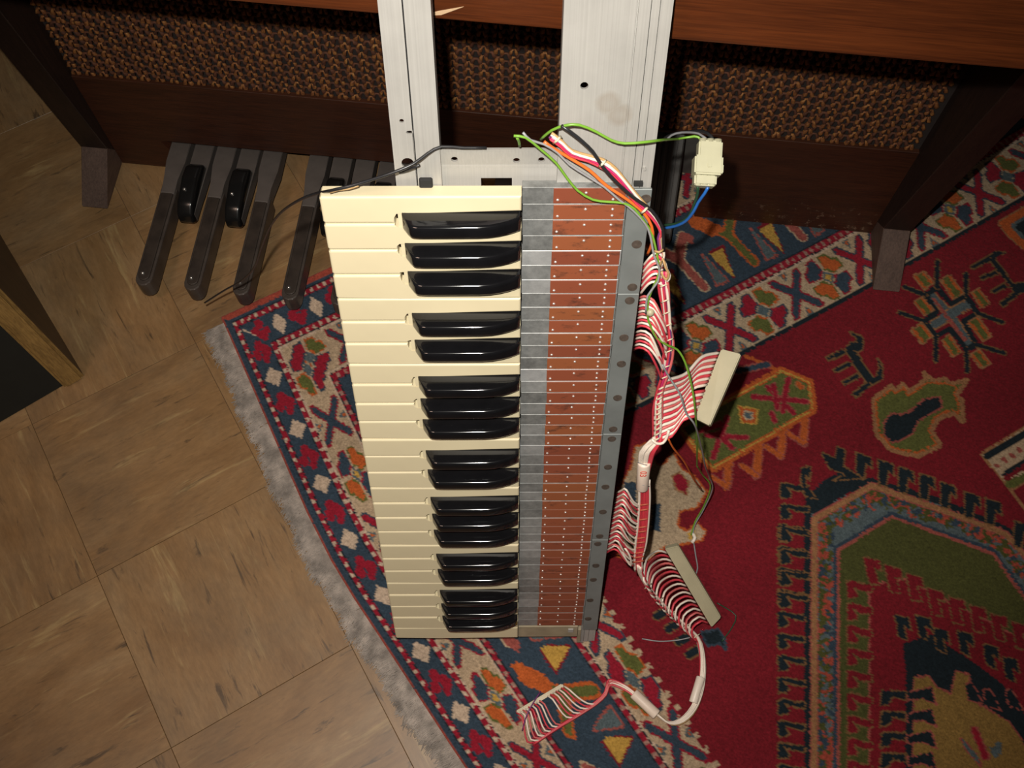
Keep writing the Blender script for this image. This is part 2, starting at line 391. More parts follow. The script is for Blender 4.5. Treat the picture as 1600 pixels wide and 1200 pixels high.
# keybed with its front rail
LF = 318.0
box('keybed', -42, 1074, fr(LF - 20), 260, 702, 745, M['cheek_wood'], org, bev=1)
lip = box('front_rail', -70, 1102, fr(LF), fr(LF - 20), 697, 754, M['lip_wood'], org, bev=1.6, segs=2)
V = [(522, fr(LF) - .3, 698.5), (536, fr(LF) - .3, 701), (551, fr(LF) - .3, 710), (534, fr(LF) - .3, 704)]
Vb = [(x, y + 1, z) for x, y, z in V]
mesh_obj('chipped_veneer', V + Vb, [(0, 1, 2, 3), (4, 7, 6, 5), (0, 4, 5, 1), (1, 5, 6, 2), (2, 6, 7, 3), (3, 7, 4, 0)], M['chip'], lip)
box('cabinet_back', -42, 1074, 240, 262, 60, 1000, M['cheek_wood'], org, bev=1)
box('upper_console', -42, 1074, -60, 240, 745, 1000, M['cheek_wood'], org, bev=4)
# bass pedals
def rounded_bar(w, y_back, y_tip, n=6):
    pts = [(-w, y_back), (w, y_back)]
    pts = [(w, y_back), (-w, y_back)]
    for k in range(n + 1):
        a = math.pi + math.pi * k / n
        pts.append((w * math.cos(a), y_tip + w + w * math.sin(a)))
    return pts
def natural_pedal(s):
    e = empty('bass_pedal', (s, 0, 0), parent=org)
    a = [(-11, 40), (11, 40), (11, 6), (6.5, -52), (9.5, -60), (9.5, -70), (-9.5, -70), (-9.5, -60), (-11, 6)]
    prism('pedal_arm', [(13, 60), (-13, 60), (-13, -22), (-9.5, -50), (-9.5, -72), (9.5, -72), (9.5, -50), (13, -22)], 'z', 36, 56.5, M['arm'], e, bev=1.5)
    prism('pedal_body', rounded_bar(11.0, -62, -211), 'z', 24, 53, M['pedal'], e, bev=2.2, segs=2)
    prism('tread_pad', rounded_bar(7.6, -66, -204), 'z', 52, 55.5, M['pedal_pad'], e, bev=1.2, segs=2)
    bm = bmesh.new(); bmesh.ops.create_uvsphere(bm, u_segments=10, v_segments=6, radius=3.0)
    bmesh.ops.translate(bm, vec=(-2.0, -194, 55), verts=bm.verts); bm_obj('screw', bm, M['chrome'], e, True)
def sharp_pedal(s):
    e = empty('sharp_pedal', (s, 0, 0), parent=org)
    prism('pedal_arm', [(13, 60), (-13, 60), (-13, -20), (-10, -60), (-10.8, -100), (10.8, -100), (11.8, -60), (13, -20)], 'z', 36, 54, M['arm'], e, bev=1.5)
    prof = [(-22, 44), (-100, 34), (-108, 44), (-105, 58), (-92, 68), (-56, 76), (-38, 74), (-26, 62)]
    bm = bmesh.new(); bm_prism(bm, prof, 'x', -10.5, 10.5)
    bmesh.ops.bevel(bm, geom=list(bm.edges), offset=4.0, segments=3, affect='EDGES', profile=0.5)
    bm_obj('pedal_block', bm, M['sharp'], e, True)
    bm = bmesh.new(); bmesh.ops.create_uvsphere(bm, u_segments=10, v_segments=6, radius=2.6)
    bmesh.ops.translate(bm, vec=(-2.5, -74, 72.6), verts=bm.verts); bm_obj('screw', bm, M['chrome'], e, True)
for k in range(8): natural_pedal(92 + 63.6 * k)
for k in (0, 1, 3, 4, 5): sharp_pedal(92 + 63.6 * k + 31.8)
# expression shoe in the opening beside the pedals
box('shoe_recess', 641, 797, 70, 78, 8, 186, M['recess'], org)
sh = empty('expression_pedal', (700, 20, 20), parent=org)
sa = math.atan2(130, 120)
sh.rotation_euler = (0, 0, 0)
bm = bmesh.new()
prof = [(34, 150), (22, 158), (-96, 44), (-92, 28), (-80, 30)]
bm_prism(bm, prof, 'x', -45, 62); bmesh.ops.bevel(bm, geom=list(bm.edges), offset=2, segments=1, affect='EDGES'); bm_obj('shoe_plate', bm, M['rubber'], sh)
for k in range(13):
    x = -42 + k * 8
    bm = bmesh.new(); bm_prism(bm, [(20, 161), (18, 160), (-92, 52.5), (-94, 46), (-60, 70)], 'x', x, x + 4.2); bm_obj('rib', bm, M['rubber'], sh)

# ------------------------------------------------------------------ wooden cabinet at the left
c0 = G(131, 586)
ang = math.radians(215.3); fd = np.array([math.cos(ang), math.sin(ang), 0]); sd = np.array([fd[1], -fd[0], 0]); sd = sd if sd[1] > 0 else -sd
cab = empty('wooden_cabinet', c0, (fd, sd, np.cross(fd, sd)))
tag(cab, 'brown wooden cabinet with worn blond edge and black front on the tiles', 'cabinet')
sg = 1.0 if np.cross(fd, sd)[2] > 0 else -1.0
def cz(a, b): return (a, b) if sg > 0 else (-b, -a)
z0, z1 = cz(0, 560)
box('side_panel', 0, 28, 1.6, 420, z0, z1, M['cab_wood'], cab, bev=1.5)
bm = bmesh.new(); bm_box(bm, 0.2, 28, -5, 1.6, z0, z1)
bmesh.ops.bevel(bm, geom=[e for e in bm.edges if all(v.co.y < 0 for v in e.verts)], offset=4, segments=3, affect='EDGES'); bm_obj('front_edge', bm, M['cab_edge'], cab)
box('side_panel', 480, 500, 1.6, 420, z0, z1, M['cab_wood'], cab, bev=1.5)
z0, z1 = cz(2, 545); box('front_panel', 28, 480, 1.0, 12, z0, z1, M['cab_black'], cab)
z0, z1 = cz(545, 560); box('top_panel', 28, 480, 0, 420, z0, z1, M['cab_wood'], cab, bev=1)

# ------------------------------------------------------------------ hand-knotted rug: colours laid out knot by knot
RC0 = G(345, 497); _e = G(525, 415) - RC0; RE1 = _e / np.linalg.norm(_e); RE2 = np.array([RE1[1], -RE1[0], 0])
def st(x, y):
    d = G(x, y) - RC0; return np.array([d @ RE1, d @ RE2])
STEP = 2.1; RS, RT = 1250.0, 1080.0; RTHK = 6.0
def bend_left(t): return np.interp(t, [0, 115, 238, 300, 367, 420, 480, 550, 620, 700, 900, 1100], [0, -3, -7, -8.5, -7, -2, 6, 15, 24, 35, 62, 88])
def bend_top(s): return np.interp(s, [0, 600, 750, 900, 1050, 1250], [0, 0, -3, -11, -22, -40])
ni, nj = int(RS / STEP) + 1, int(RT / STEP) + 1
SI, TJ = np.meshgrid(np.arange(ni) * STEP, np.arange(nj) * STEP)          # rug coordinates along its own edges
X_ = SI + bend_left(TJ) * np.clip(1 - SI / 700, 0, 1); Y_ = TJ + bend_top(SI) * np.clip(1 - TJ / 900, 0, 1)   # as it lies on the floor
jit = RNG.normal(0, 0.38, (2, nj, ni))
XS, YS = X_ + jit[0], Y_ + jit[1]
SJ, TT = SI + jit[0], TJ + jit[1]
COL = dict(red=(0.178, 0.0095, 0.017), pink=(0.34, 0.19, 0.15), dim=(0.17, 0.088, 0.036), olive=(0.066, 0.070, 0.019), gold=(0.24, 0.145, 0.040), navy=(0.032, 0.052, 0.076), ink=(0.010, 0.018, 0.024), beige=(0.43, 0.315, 0.205), green=(0.105, 0.115, 0.030), orange=(0.44, 0.095, 0.022),
           yellow=(0.46, 0.27, 0.055), teal=(0.085, 0.115, 0.125), brick=(0.33, 0.060, 0.038), white=(0.50, 0.38, 0.28), crimson=(0.27, 0.011, 0.026), tan=(0.30, 0.145, 0.065), rose=(0.30, 0.075, 0.06))
RGB = np.zeros((nj, ni, 3)); RGB[:] = COL['red']
def put(mask, c): RGB[mask] = COL[c]
# --- borders, in knot units (the weave is tighter across the short side)
A = SJ * 1.515; B = TT
left = A < B
D = np.where(left, A, B); Pq = np.where(left, B, A)
put(D < 373, 'beige')
put(D < 16, 'navy'); put((D < np.where(left, 4.5, 11)), 'brick')
put((D > 27) & (D < 69), 'navy'); put((D > 157) & (D < 283), 'navy')
def dots(d0, d1, per, line=True):
    m = (D > d0) & (D < d1); put(m, 'ink' if line else 'red')
    m = (D > d0 + 1.6) & (D < d1 - 1.6); put(m, 'crimson')
    mm = m & (np.mod(Pq + d0 * 1.7, per) < per * .36) & (D > d0 + 2.6) & (D < d1 - 2.6); put(mm, 'white' if d0 < 100 else 'pink')
dots(16, 27, 15); dots(67, 79, 15); dots(145, 157, 15); dots(283, 296, 15)
put((D > 369) & (D < 374), 'ink')
m = left & (D > 366) & (D < 376); put(m, 'red'); put(m & (np.mod(Pq, 18) < 7), 'beige')
put((D > 79) & (D < 82), 'white'); put((D > 142) & (D < 144.5), 'white'); put((D > 296) & (D < 299), 'white')
def cells_(d0, d1, per, phl, pht, sel=None):
    mid, hw = (d0 + d1) / 2, (d1 - d0) / 2
    band = (D > d0) & (D < d1)
    q = (D - mid) / hw
    r = (Pq - np.where(left, phl, pht)) / per; k = np.floor(r + .5)
    w = (r - k) * per / hw
    return band, q, w, k
# diamonds and small red flowers in the outer blue band
pd_l = st(422, 595)[1]; pd_t = st(440, 510)[0] * 1.515
band, q, w, k = cells_(27, 68, 80, pd_l, pd_t)
put(band & (np.abs(w) / .72 + np.abs(q) / .85 < 1), 'white')
band, q, w, k = cells_(27, 68, 80, pd_l + 40, pd_t + 40)
fl_ = band & ((np.hypot(w + .45, q + .1) < .42) | (np.hypot(w - .1, q - .35) < .46) | (np.hypot(w - .1, q + .55) < .40) | (np.hypot(w - .62, q - .05) < .30))
put(fl_, 'crimson')
# flower and cross borders
def flower_border(d0, d1, per, phl, pht, flip=0):
    band, q, w, k = cells_(d0, d1, per, phl, pht)
    odd = np.mod(k, 2) == 1
    w1 = w * 0.76
    phi = np.degrees(np.arctan2(q, w1)); rho = np.hypot(q, w1); dphi = np.abs(np.mod(phi, 90) - 45)
    quad = np.mod(np.floor(phi / 90), 2) == 0
    def petal(grow):
        outer = 1.0 - .20 * np.clip(1 - dphi / 14, 0, 1) + grow
        return band & (dphi < 35 + grow * 40) & (rho > .36 - grow) & (rho < outer * (1.0 - .0035 * dphi))
    pa, pf = petal(.09), petal(0)
    put(pa & quad & ~odd, 'navy'); put(pf & quad & ~odd, 'crimson'); put(pa & ~quad & ~odd, 'orange'); put(pf & ~quad & ~odd, 'green')
    put(pa & quad & odd, 'crimson'); put(pf & quad & odd, 'navy'); put(pa & ~quad & odd, 'green'); put(pf & ~quad & odd, 'orange')
    put(band & (np.abs(q) + np.abs(w1) < .30), 'teal'); put(band & odd & (np.abs(q) + np.abs(w1) < .17), 'yellow')
    band, q, w, k = cells_(d0, d1, per, phl + per / 2, pht + per / 2)
    odd = np.mod(k + flip, 2) == 0
    arm = np.abs(np.abs(w) * .90 - np.abs(q) * .98) ; ext = (np.abs(q) < .93)
    blob = np.hypot(w, q) < .26
    put(band & ext & (arm < .30) & (np.abs(w) < 1.04) & ~odd, 'crimson'); put(band & (np.abs(q) < .88) & ((arm < .20) | blob) & (np.abs(w) < .92) & ~odd, 'navy')
    put(band & ext & (arm < .30) & (np.abs(w) < 1.04) & odd, 'navy'); put(band & (np.abs(q) < .88) & ((arm < .20) | blob) & (np.abs(w) < .92) & odd, 'crimson')
    tri = np.abs(w) - (np.abs(q) - .55) * .55
    put(band & (np.abs(q) > .55) & (tri < 0) & (np.abs(q) < .98), 'teal'); put(band & (np.abs(q) > .66) & (tri < -.09) & (np.abs(q) < .92), 'orange')
flower_border(82, 142, 158, st(480, 581)[1], st(480, 581)[1], 1)
flower_border(299, 369, 158, st(1022, 1045)[1], st(1196, 494)[0] * 1.515, 1)
# leaves and forked stems in the wide blue band
def seg(q, w, p0, p1):
    ax, ay = p0; bx, by = p1; dx, dy = bx - ax, by - ay; L2 = dx * dx + dy * dy
    t = np.clip(((w - ax) * dx + (q - ay) * dy) / L2, 0, 1); return np.hypot(w - ax - t * dx, q - ay - t * dy)
band, q, w, k = cells_(159, 281, 120, st(1085, 470)[1], st(1085, 440)[0] * 1.515)
odd = np.mod(k, 2) == 1; w = w * .82
stem = np.minimum(np.minimum(seg(q, w, (-.55, -.75), (-.05, -.1)), seg(q, w, (.45, -.55), (-.05, -.1))), seg(q, w, (-.05, -.1), (.12, .75)))
put(band & (stem < .15) & odd, 'orange'); put(band & (stem < .09) & odd, 'green'); put(band & (stem < .15) & ~odd, 'beige'); put(band & (stem < .115) & ~odd, 'rose')
put(band & (np.abs(w + .62) < (.95 - q) * .32) & (q > .05) & (q < .92), 'red'); put(band & (np.abs(w + .62) < (.88 - q) * .30) & (q > .12) & (q < .86), 'yellow')
put(band & (np.abs(w - .62) < (q + .1) * .22) & (q > 0) & (q < .9), 'rose'); put(band & (np.abs(w - .62) < (q + .02) * .18) & (q > .1) & (q < .84), 'teal')
put(band & odd & (np.abs((w + .5) - (q + .55) * .8) < .22) & (np.abs(q + .55) < .33), 'orange')
put(band & ~odd & (np.abs(w - .55) + np.abs(q + .45) < .17), 'rose')

# --- motifs of the red field, outlined from the photograph and laid on the floor plane
def inpoly(px, py, P):
    m = np.zeros(px.shape, bool); n = len(P)
    for i in range(n):
        x1, y1 = P[i]; x2, y2 = P[(i + 1) % n]
        if y1 == y2: continue
        c_ = ((y1 > py) != (y2 > py)) & (px < (x2 - x1) * (py - y1) / (y2 - y1) + x1); m ^= c_
    return m
def segd(px, py, a, b_):
    dx, dy = b_[0] - a[0], b_[1] - a[1]; L2 = dx * dx + dy * dy + 1e-9
    t = np.clip(((px - a[0]) * dx + (py - a[1]) * dy) / L2, 0, 1); return np.hypot(px - a[0] - t * dx, py - a[1] - t * dy)
def window(P, pad):
    P = np.array(P); lo = P.min(0) - pad - 90; hi = P.max(0) + pad + 90
    i0, i1 = max(0, int(lo[0] / STEP)), min(ni, int(hi[0] / STEP) + 2); j0, j1 = max(0, int(lo[1] / STEP)), min(nj, int(hi[1] / STEP) + 2)
    return slice(j0, max(j0, j1)), slice(i0, max(i0, i1))
def poly(pts, fill, line=None, w=2.4, view=(0, 0, 1.0)):
    P = [st(view[0] + x / view[2], view[1] + y / view[2]) for x, y in pts]; sl = window(P, w)
    px, py = XS[sl], YS[sl]
    if px.size == 0: return
    sub = RGB[sl]
    if line:
        d = np.full(px.shape, 1e9)
        for i in range(len(P)): d = np.minimum(d, segd(px, py, P[i], P[(i + 1) % len(P)]))
        sub[d < w] = COL[line]
        ins = inpoly(px, py, P); sub[ins & (d >= w * .45)] = COL[fill]
    else: sub[inpoly(px, py, P)] = COL[fill]
def stroke(pts, width, c, line=None, lw=2.0, view=(0, 0, 1.0), closed=False):
    P = [st(view[0] + x / view[2], view[1] + y / view[2]) for x, y in pts]; sl = window(P, width)
    px, py = XS[sl], YS[sl]
    if px.size == 0: return
    d = np.full(px.shape, 1e9); n = len(P)
    for i in range(n if closed else n - 1): d = np.minimum(d, segd(px, py, P[i], P[(i + 1) % n]))
    sub = RGB[sl]
    if line: sub[d < width / 2 + lw] = COL[line]
    sub[d < width / 2] = COL[c]
# goats
g1 = (1240, 380, 5.0)
goat = [[(395, 850), (460, 850), (610, 1070), (575, 1110), (540, 1075)], [(395, 835), (440, 795), (490, 790), (480, 748), (430, 712), (525, 748), (532, 795), (515, 850), (480, 858), (440, 855)],
        [(250, 908), (370, 852), (400, 872), (268, 928)], [(303, 1003), (420, 942), (440, 966), (320, 1020)], [(378, 1098), (490, 1033), (507, 1057), (395, 1118)],
        [(450, 1195), (560, 1105), (592, 1118), (480, 1212)], [(580, 1090), (640, 1060), (660, 990), (648, 920), (682, 980), (672, 1072), (610, 1117)]]
for p in goat: poly(p, 'ink', 'dim', 2.2, g1)
for p in goat: poly(p, 'ink', None, 0, g1)
g2 = (1400, 370, 5.715)
goat = [[(800, 215), (860, 210), (1030, 440), (1240, 420), (1240, 500), (1050, 520), (1000, 450)], [(650, 290), (810, 195), (840, 225), (670, 305)], [(810, 200), (870, 150), (960, 165), (900, 182), (850, 218)],
        [(735, 385), (870, 320), (890, 350), (750, 402)], [(830, 505), (950, 435), (975, 465), (850, 522)], [(915, 610), (1030, 520), (1100, 510), (940, 642)], [(1180, 440), (1290, 330), (1330, 340), (1240, 470)]]
for p in goat: poly(p, 'ink', 'dim', 2.0, g2)
for p in goat: poly(p, 'ink', None, 0, g2)
# snowflake star
stroke([(300, 545), (470, 710), (620, 960)], 11, 'teal', 'tan', 2, g2); stroke([(330, 800), (470, 710), (630, 620)], 11, 'teal', 'tan', 2, g2)
stroke([(320, 575), (600, 940)], 5, 'rose', None, 0, g2)
ring = [(250, 540), (350, 470), (480, 620), (610, 540), (710, 700), (590, 770), (700, 980), (610, 1020), (470, 840), (340, 910), (240, 770), (350, 690)]
stroke(ring, 7.5, 'ink', None, 0, g2, True)
for a_, b_ in (((250, 540), (60, 465)), ((350, 470), (355, 240)), ((610, 540), (610, 350)), ((710, 700), (930, 780)), ((700, 980), (945, 1055)), ((610, 1020), (620, 1220)), ((340, 910), (340, 1120)), ((240, 770), (20, 695))):
    stroke([a_, b_], 5.5, 'ink', 'dim', 1.2, g2)
for dmd in ([(140, 370), (235, 330), (320, 430), (235, 490)], [(385, 405), (470, 365), (590, 520), (490, 580)], [(150, 605), (220, 555), (320, 670), (240, 720)], [(660, 520), (720, 480), (820, 610), (740, 650)],
            [(625, 790), (720, 730), (830, 900), (760, 950)], [(120, 850), (220, 790), (305, 900), (220, 975)], [(395, 945), (465, 890), (565, 1050), (490, 1090)], [(650, 1070), (725, 1020), (825, 1140), (745, 1190)]):
    poly(dmd, 'orange', 'tan', 1.6, g2)
    c_ = np.mean(dmd, 0); d_ = [tuple(c_ + (np.array(p) - c_) * .5) for p in dmd]
    off = (np.array(dmd[0]) - np.array(dmd[3])) * .0 + (np.array(dmd[1]) - np.array(dmd[2])) * .24
    for sg_ in (1, -1): poly([tuple(np.array(p) * 1.0 + off * sg_) for p in d_], 'green', None, 0, g2)
# leafy bush
v3 = (1000, 300, 2.667)
poly([(970, 870), (1040, 820), (1060, 840), (1090, 810), (1110, 845), (1190, 790), (1180, 765), (1215, 800), (1260, 790), (1290, 810), (1350, 795), (1310, 850), (1330, 880), (1335, 960), (1300, 925), (1230, 950), (1205, 1000), (1240, 1060), (1150, 1105), (1040, 1080), (980, 1010)], 'green', 'tan', 4, v3)
poly([(978, 880), (1040, 832), (1060, 850), (1090, 825), (1110, 858), (1190, 805), (1260, 805), (1310, 820), (1300, 850), (1318, 890), (1318, 930), (1290, 912), (1222, 942), (1192, 1000), (1222, 1055), (1150, 1092), (1045, 1070), (990, 1005)], 'green', 'orange', 1.6, v3)
poly([(1010, 970), (1040, 930), (1080, 935), (1110, 930), (1180, 870), (1240, 862), (1252, 905), (1150, 962), (1130, 1010), (1085, 1040), (1040, 1050), (1015, 1020)], 'ink', 'rose', 1.6, v3)
# striped block
v4 = (1400, 560, 5.0)
poly([(650, 765), (1010, 540), (1400, 320), (1640, 640), (880, 1035)], 'beige', 'tan', 2, v4)
stroke([(690, 780), (1010, 590), (1400, 370)], 8, 'ink', None, 0, v4); stroke([(830, 920), (1010, 800), (1400, 580)], 6, 'ink', None, 0, v4); stroke([(840, 950), (1010, 845), (1400, 620)], 6, 'red', None, 0, v4)
stroke([(870, 1000), (1010, 930), (1400, 700)], 10, 'green', None, 0, v4)
for x, y in ((770, 850), (830, 805), (890, 770), (950, 730), (1010, 700)): stroke([(x - 8, y - 5), (x + 8, y + 5)], 6, 'rose', None, 0, v4)
stroke([(880, 1050), (1000, 1200), (1100, 1330)], 4, 'tan', None, 0, v4)
# blue bud at the upper right
v5 = (1380, 150, 5.4545)
stroke([(1200, 1000), (1010, 1110), (1060, 1180), (1200, 1300)], 12, 'orange', 'tan', 2, v5); poly([(1090, 1130), (1250, 1020), (1400, 1100), (1250, 1300)], 'ink', 'teal', 3, v5)
# green hexagon with red branches and feet
v6 = (900, 500, 4.0)
for a_, b_ in (((1290, 690), (1270, 860)), ((1140, 780), (1120, 980)), ((950, 885), (935, 1050)), ((1425, 640), (1412, 780))):
    stroke([a_, b_], 9, 'orange', 'rose', 1.5, v6); stroke([b_, (b_[0] - 90, b_[1] - 60)], 6, 'orange', 'rose', 1.2, v6)
stroke([(1050, 235), (1280, 335)], 5, 'orange', None, 0, v6); stroke([(1000, 330), (1190, 290)], 7, 'navy', 'rose', 2, v6)
hexa = [(650, 680), (960, 505), (1280, 330), (1450, 400), (1470, 570), (850, 935), (800, 885)]
poly(hexa, 'green', 'orange', 6, v6); stroke(hexa, 2.2, 'yellow', None, 0, v6, True)
for a_, b_ in (((1100, 490), (1430, 520)), ((1190, 430), (1350, 590)), ((1320, 380), (1285, 580)), ((1215, 590), (1235, 640)), ((1230, 420), (1250, 560)),
               ((810, 730), (1060, 745)), ((850, 870), (940, 620)), ((880, 720), (970, 810)), ((780, 700), (900, 660))):
    stroke([a_, b_], 6, 'crimson', 'rose', 1, v6)
poly([(1010, 550), (1125, 570), (1120, 660), (1030, 650)], 'orange', 'yellow', 1.5, v6); poly([(1045, 580), (1095, 590), (1090, 630), (1050, 625)], 'teal', 'beige', 1.5, v6); stroke([(1380, 410), (1400, 430)], 7, 'orange', 'tan', 1, v6)
# pale corner motif behind the wiring
v7 = (940, 560, 3.53)
poly([(85, 740), (160, 610), (185, 500), (240, 480), (300, 600), (350, 590), (385, 520), (440, 620), (500, 655), (575, 745), (520, 830), (425, 850), (415, 935), (470, 960), (520, 915), (568, 960), (545, 1010), (350, 1045), (250, 1120), (90, 1100)], 'beige', 'orange', 1.8, v7)
poly([(385, 660), (425, 640), (475, 690), (462, 760), (410, 730)], 'crimson', 'tan', 1.5, v7)
poly([(120, 690), (190, 690), (185, 820), (125, 800)], 'navy', None, 0, v7); poly([(275, 810), (320, 810), (318, 960), (270, 955)], 'navy', None, 0, v7)
poly([(470, 965), (510, 955), (520, 1000), (480, 1010)], 'yellow', None, 0, v7)
# little blue sprigs in the field
v8 = (860, 940, 4.0)
for x, y in ((685, 85), (755, 165), (820, 245), (885, 325)): stroke([(x - 22, y + 10), (x + 22, y - 12)], 9, 'ink', 'dim', 1.2, v8)
poly([(940, 200), (1040, 180), (1075, 225), (1090, 300), (1050, 260), (985, 280), (960, 250)], 'ink', 'navy', 2, v8)
# medallion with hooked edges
v9 = (1100, 700, 3.2); BIG = 1900
poly([(520, BIG), (520, 340), (830, 180), (1170, 290), (1500, 425), (1800, 760), (2300, BIG)], 'teal', None, 0, v9)
stroke([(515, BIG), (512, 330), (590, 262), (820, 172), (1160, 272), (1500, 415), (1800, 740)], 8.5, 'ink', None, 0, v9)
poly([(500, 330), (500, 260), (590, 170), (720, 110), (820, 165), (560, 330)], 'ink', None, 0, v9)
stroke([(600, BIG), (600, 390), (840, 245), (1110, 330), (1455, 470), (1700, 760)], 15, 'olive', None, 0, v9)
lane = [(600, BIG), (600, 390), (840, 245), (1110, 330), (1455, 470), (1700, 760)]
LN = np.concatenate([[np.array(lane[i_]) + (np.array(lane[i_ + 1]) - np.array(lane[i_])) * t_ for t_ in np.linspace(0, 1, max(2, int(math.dist(lane[i_], lane[i_ + 1]) / 14)), endpoint=False)] for i_ in range(5)])
for i_, (x, y) in enumerate(LN):
    if y > 1650: continue
    for _ in range(2):
        ox, oy = random.uniform(-30, 38), random.uniform(-20, 34); a_ = random.uniform(0, 3.1); r_ = random.uniform(6, 15)
        stroke([(x + ox - r_ * math.cos(a_), y + oy - r_ * math.sin(a_)), (x + ox + r_ * math.cos(a_), y + oy + r_ * math.sin(a_))], random.uniform(3, 5.5), random.choice(('brick', 'brick', 'teal', 'olive', 'navy')), None, 0, v9)
stroke([(543, BIG), (546, 362), (830, 195), (1180, 318), (1495, 435), (1790, 770)], 6.5, 'tan', 'rose', 1.5, v9)
poly([(640, BIG), (640, 500), (925, 325), (1440, 510), (1750, 930), (2200, BIG)], 'navy', None, 0, v9)
poly([(656, BIG), (656, 512), (928, 342), (1434, 525), (1735, 940), (2180, BIG)], 'rose', None, 0, v9)
poly([(672, BIG), (672, 522), (932, 358), (1428, 542), (1720, 950), (2160, BIG)], 'olive', None, 0, v9)
poly([(820, BIG), (820, 690), (1000, 665), (1560, 950), (1720, 1200), (2000, BIG)], 'red', 'rose', 1.5, v9)
for y in range(690, BIG, 112): poly([(832, y), (832, y + 36), (775, y + 30), (735, y + 6), (762, y + 46), (756, y + 62), (710, y + 66), (708, y - 18), (735, y - 24), (780, y - 6)], 'red', 'dim', 1.0, v9)
for k in range(8):
    x, y = 815 + k * 105, 640 + k * 42 - (30 if k < 3 else 0)
    poly([(x, y + 70), (x - 25, y - 60), (x + 55, y - 40), (x + 65, y + 10), (x + 30, y - 2), (x + 52, y + 80)], 'red', 'dim', 1.2, v9)
w9 = (1200, 950, 4.0)
poly([(840, 1500), (850, 430), (830, 230), (1000, 170), (1250, 330), (1450, 480), (1620, 700), (1900, 1500)], 'ink', None, 0, w9)
for y in range(520, 1500, 130): poly([(850, y + 5), (850, y + 55), (770, y + 35), (745, y + 85), (690, y + 95), (700, y)], 'ink', 'dim', 1.2, w9)
for x, y in ((800, 90), (930, 90), (1040, 170), (1190, 190), (1350, 270), (1470, 350)): poly([(x, y + 90), (x - 20, y - 40), (x + 70, y - 20), (x + 85, y + 60), (x + 40, y + 25), (x + 60, y + 120)], 'ink', 'dim', 1.0, w9)
poly([(890, 1500), (900, 440), (990, 430), (1040, 500), (1130, 540), (1160, 400), (1240, 420), (1250, 580), (1380, 650), (1500, 720), (1600, 880), (1700, 1500)], 'gold', 'rose', 1.2, w9)
for y in range(500, 1500, 135): poly([(860, y + 30), (1010, y), (1040, y + 110), (960, y + 70), (860, y + 80)], 'ink', 'rose', 1.0, w9)
for x, y in ((1220, 480), (1330, 520), (1470, 520)): poly([(x, y), (x + 40, y - 10), (x + 110, y + 120), (x + 20, y + 100)], 'ink', 'rose', 1.0, w9)
poly([(1250, 750), (1290, 750), (1370, 940), (1330, 950)], 'crimson', 'rose', 1, w9); poly([(1370, 880), (1440, 830), (1450, 900), (1400, 940)], 'teal', None, 0, w9); poly([(1180, 800), (1300, 930), (1320, 1000), (1230, 900)], 'teal', 'rose', 1, w9)
# hooks round the outside of the medallion
for k in range(16):
    y = 40 + k * 136 - 4 * 136
    if y < -830: continue
    if k * 136 - 4 * 136 < -620: continue
    poly([(222, y + 10), (222, y + 48), (150, y + 36), (92, y + 12), (124, y + 62), (118, y + 80), (58, y + 86), (52, y - 4), (82, y - 14), (150, y + 4)], 'ink', 'dim', 1.2, w9)
for k in range(1, 5):
    y = 60 - (k + 3) * 136
for k, yy in enumerate((760, 792, 828, 862, 896, 930)):
    X0_, Y0_ = 1212, yy
    poly([(1262, yy + 2), (1262, yy + 11), (1242, yy + 9), (1227, yy + 3), (1235, yy + 15), (1233, yy + 20), (1218, yy + 21), (1217, yy - 1), (1224, yy - 3), (1242, yy + 1)], 'ink', 'dim', 1.2)
for x, y in ((775, 60), (885, 95), (985, 130), (1090, 165), (1195, 205), (1315, 255), (1420, 290), (1560, 400)):
    poly([(x - 20, y + 95), (x - 22, y - 30), (x + 52, y - 5), (x + 58, y + 55), (x + 28, y + 26), (x + 18, y + 105)], 'ink', 'dim', 1.3, v9)
poly([(580, 30), (650, 60), (660, 0), (700, 20), (690, 100), (790, 160), (640, 170), (700, 140), (620, 110)], 'ink', 'dim', 1.3, v9); poly([(480, 110), (530, 95), (520, 170), (500, 140), (505, 200), (560, 260), (500, 250), (480, 180)], 'ink', 'dim', 1.3, v9)
# knot-to-knot colour drift (abrash)
drift = 1 + 0.10 * np.sin(YS / 31.0 + 2 * np.sin(XS / 210)) * np.sin(YS / 83.0 + 1.3) + RNG.normal(0, .10, YS.shape)
RGB = np.clip(RGB * drift[..., None], 0, 1)
me = bpy.data.meshes.new('rug')
pile = RTHK + RNG.normal(0, 0.22, X_.shape) + 0.5 * np.sin(X_ / 140) * np.sin(Y_ / 170)
edge = np.minimum(np.minimum(SI, TJ), np.minimum(RS - SI, RT - TJ)); pile = np.where(edge < STEP * .5, 0.4, pile)
co = np.stack([X_, -Y_, pile], -1).reshape(-1, 3) * .001
idx = np.arange(ni * nj).reshape(nj, ni)
qd = np.stack([idx[:-1, :-1], idx[1:, :-1], idx[1:, 1:], idx[:-1, 1:]], -1).reshape(-1, 4)
me.vertices.add(len(co)); me.vertices.foreach_set('co', co.astype(np.float32).ravel())
me.loops.add(qd.size); me.loops.foreach_set('vertex_index', qd.astype(np.int32).ravel())
me.polygons.add(len(qd)); me.polygons.foreach_set('loop_start', np.arange(0, qd.size, 4, dtype=np.int32))
me.update(calc_edges=True)
ca = me.color_attributes.new('knots', 'FLOAT_COLOR', 'POINT')
ca.data.foreach_set('color', np.concatenate([RGB.reshape(-1, 3), np.ones((ni * nj, 1))], 1).astype(np.float32).ravel())
me.polygons.foreach_set('use_smooth', np.ones(len(qd), bool)); me.materials.append(M['rug'])
rug = link(bpy.data.objects.new('rug', me))
Mx = Matrix.Identity(4)
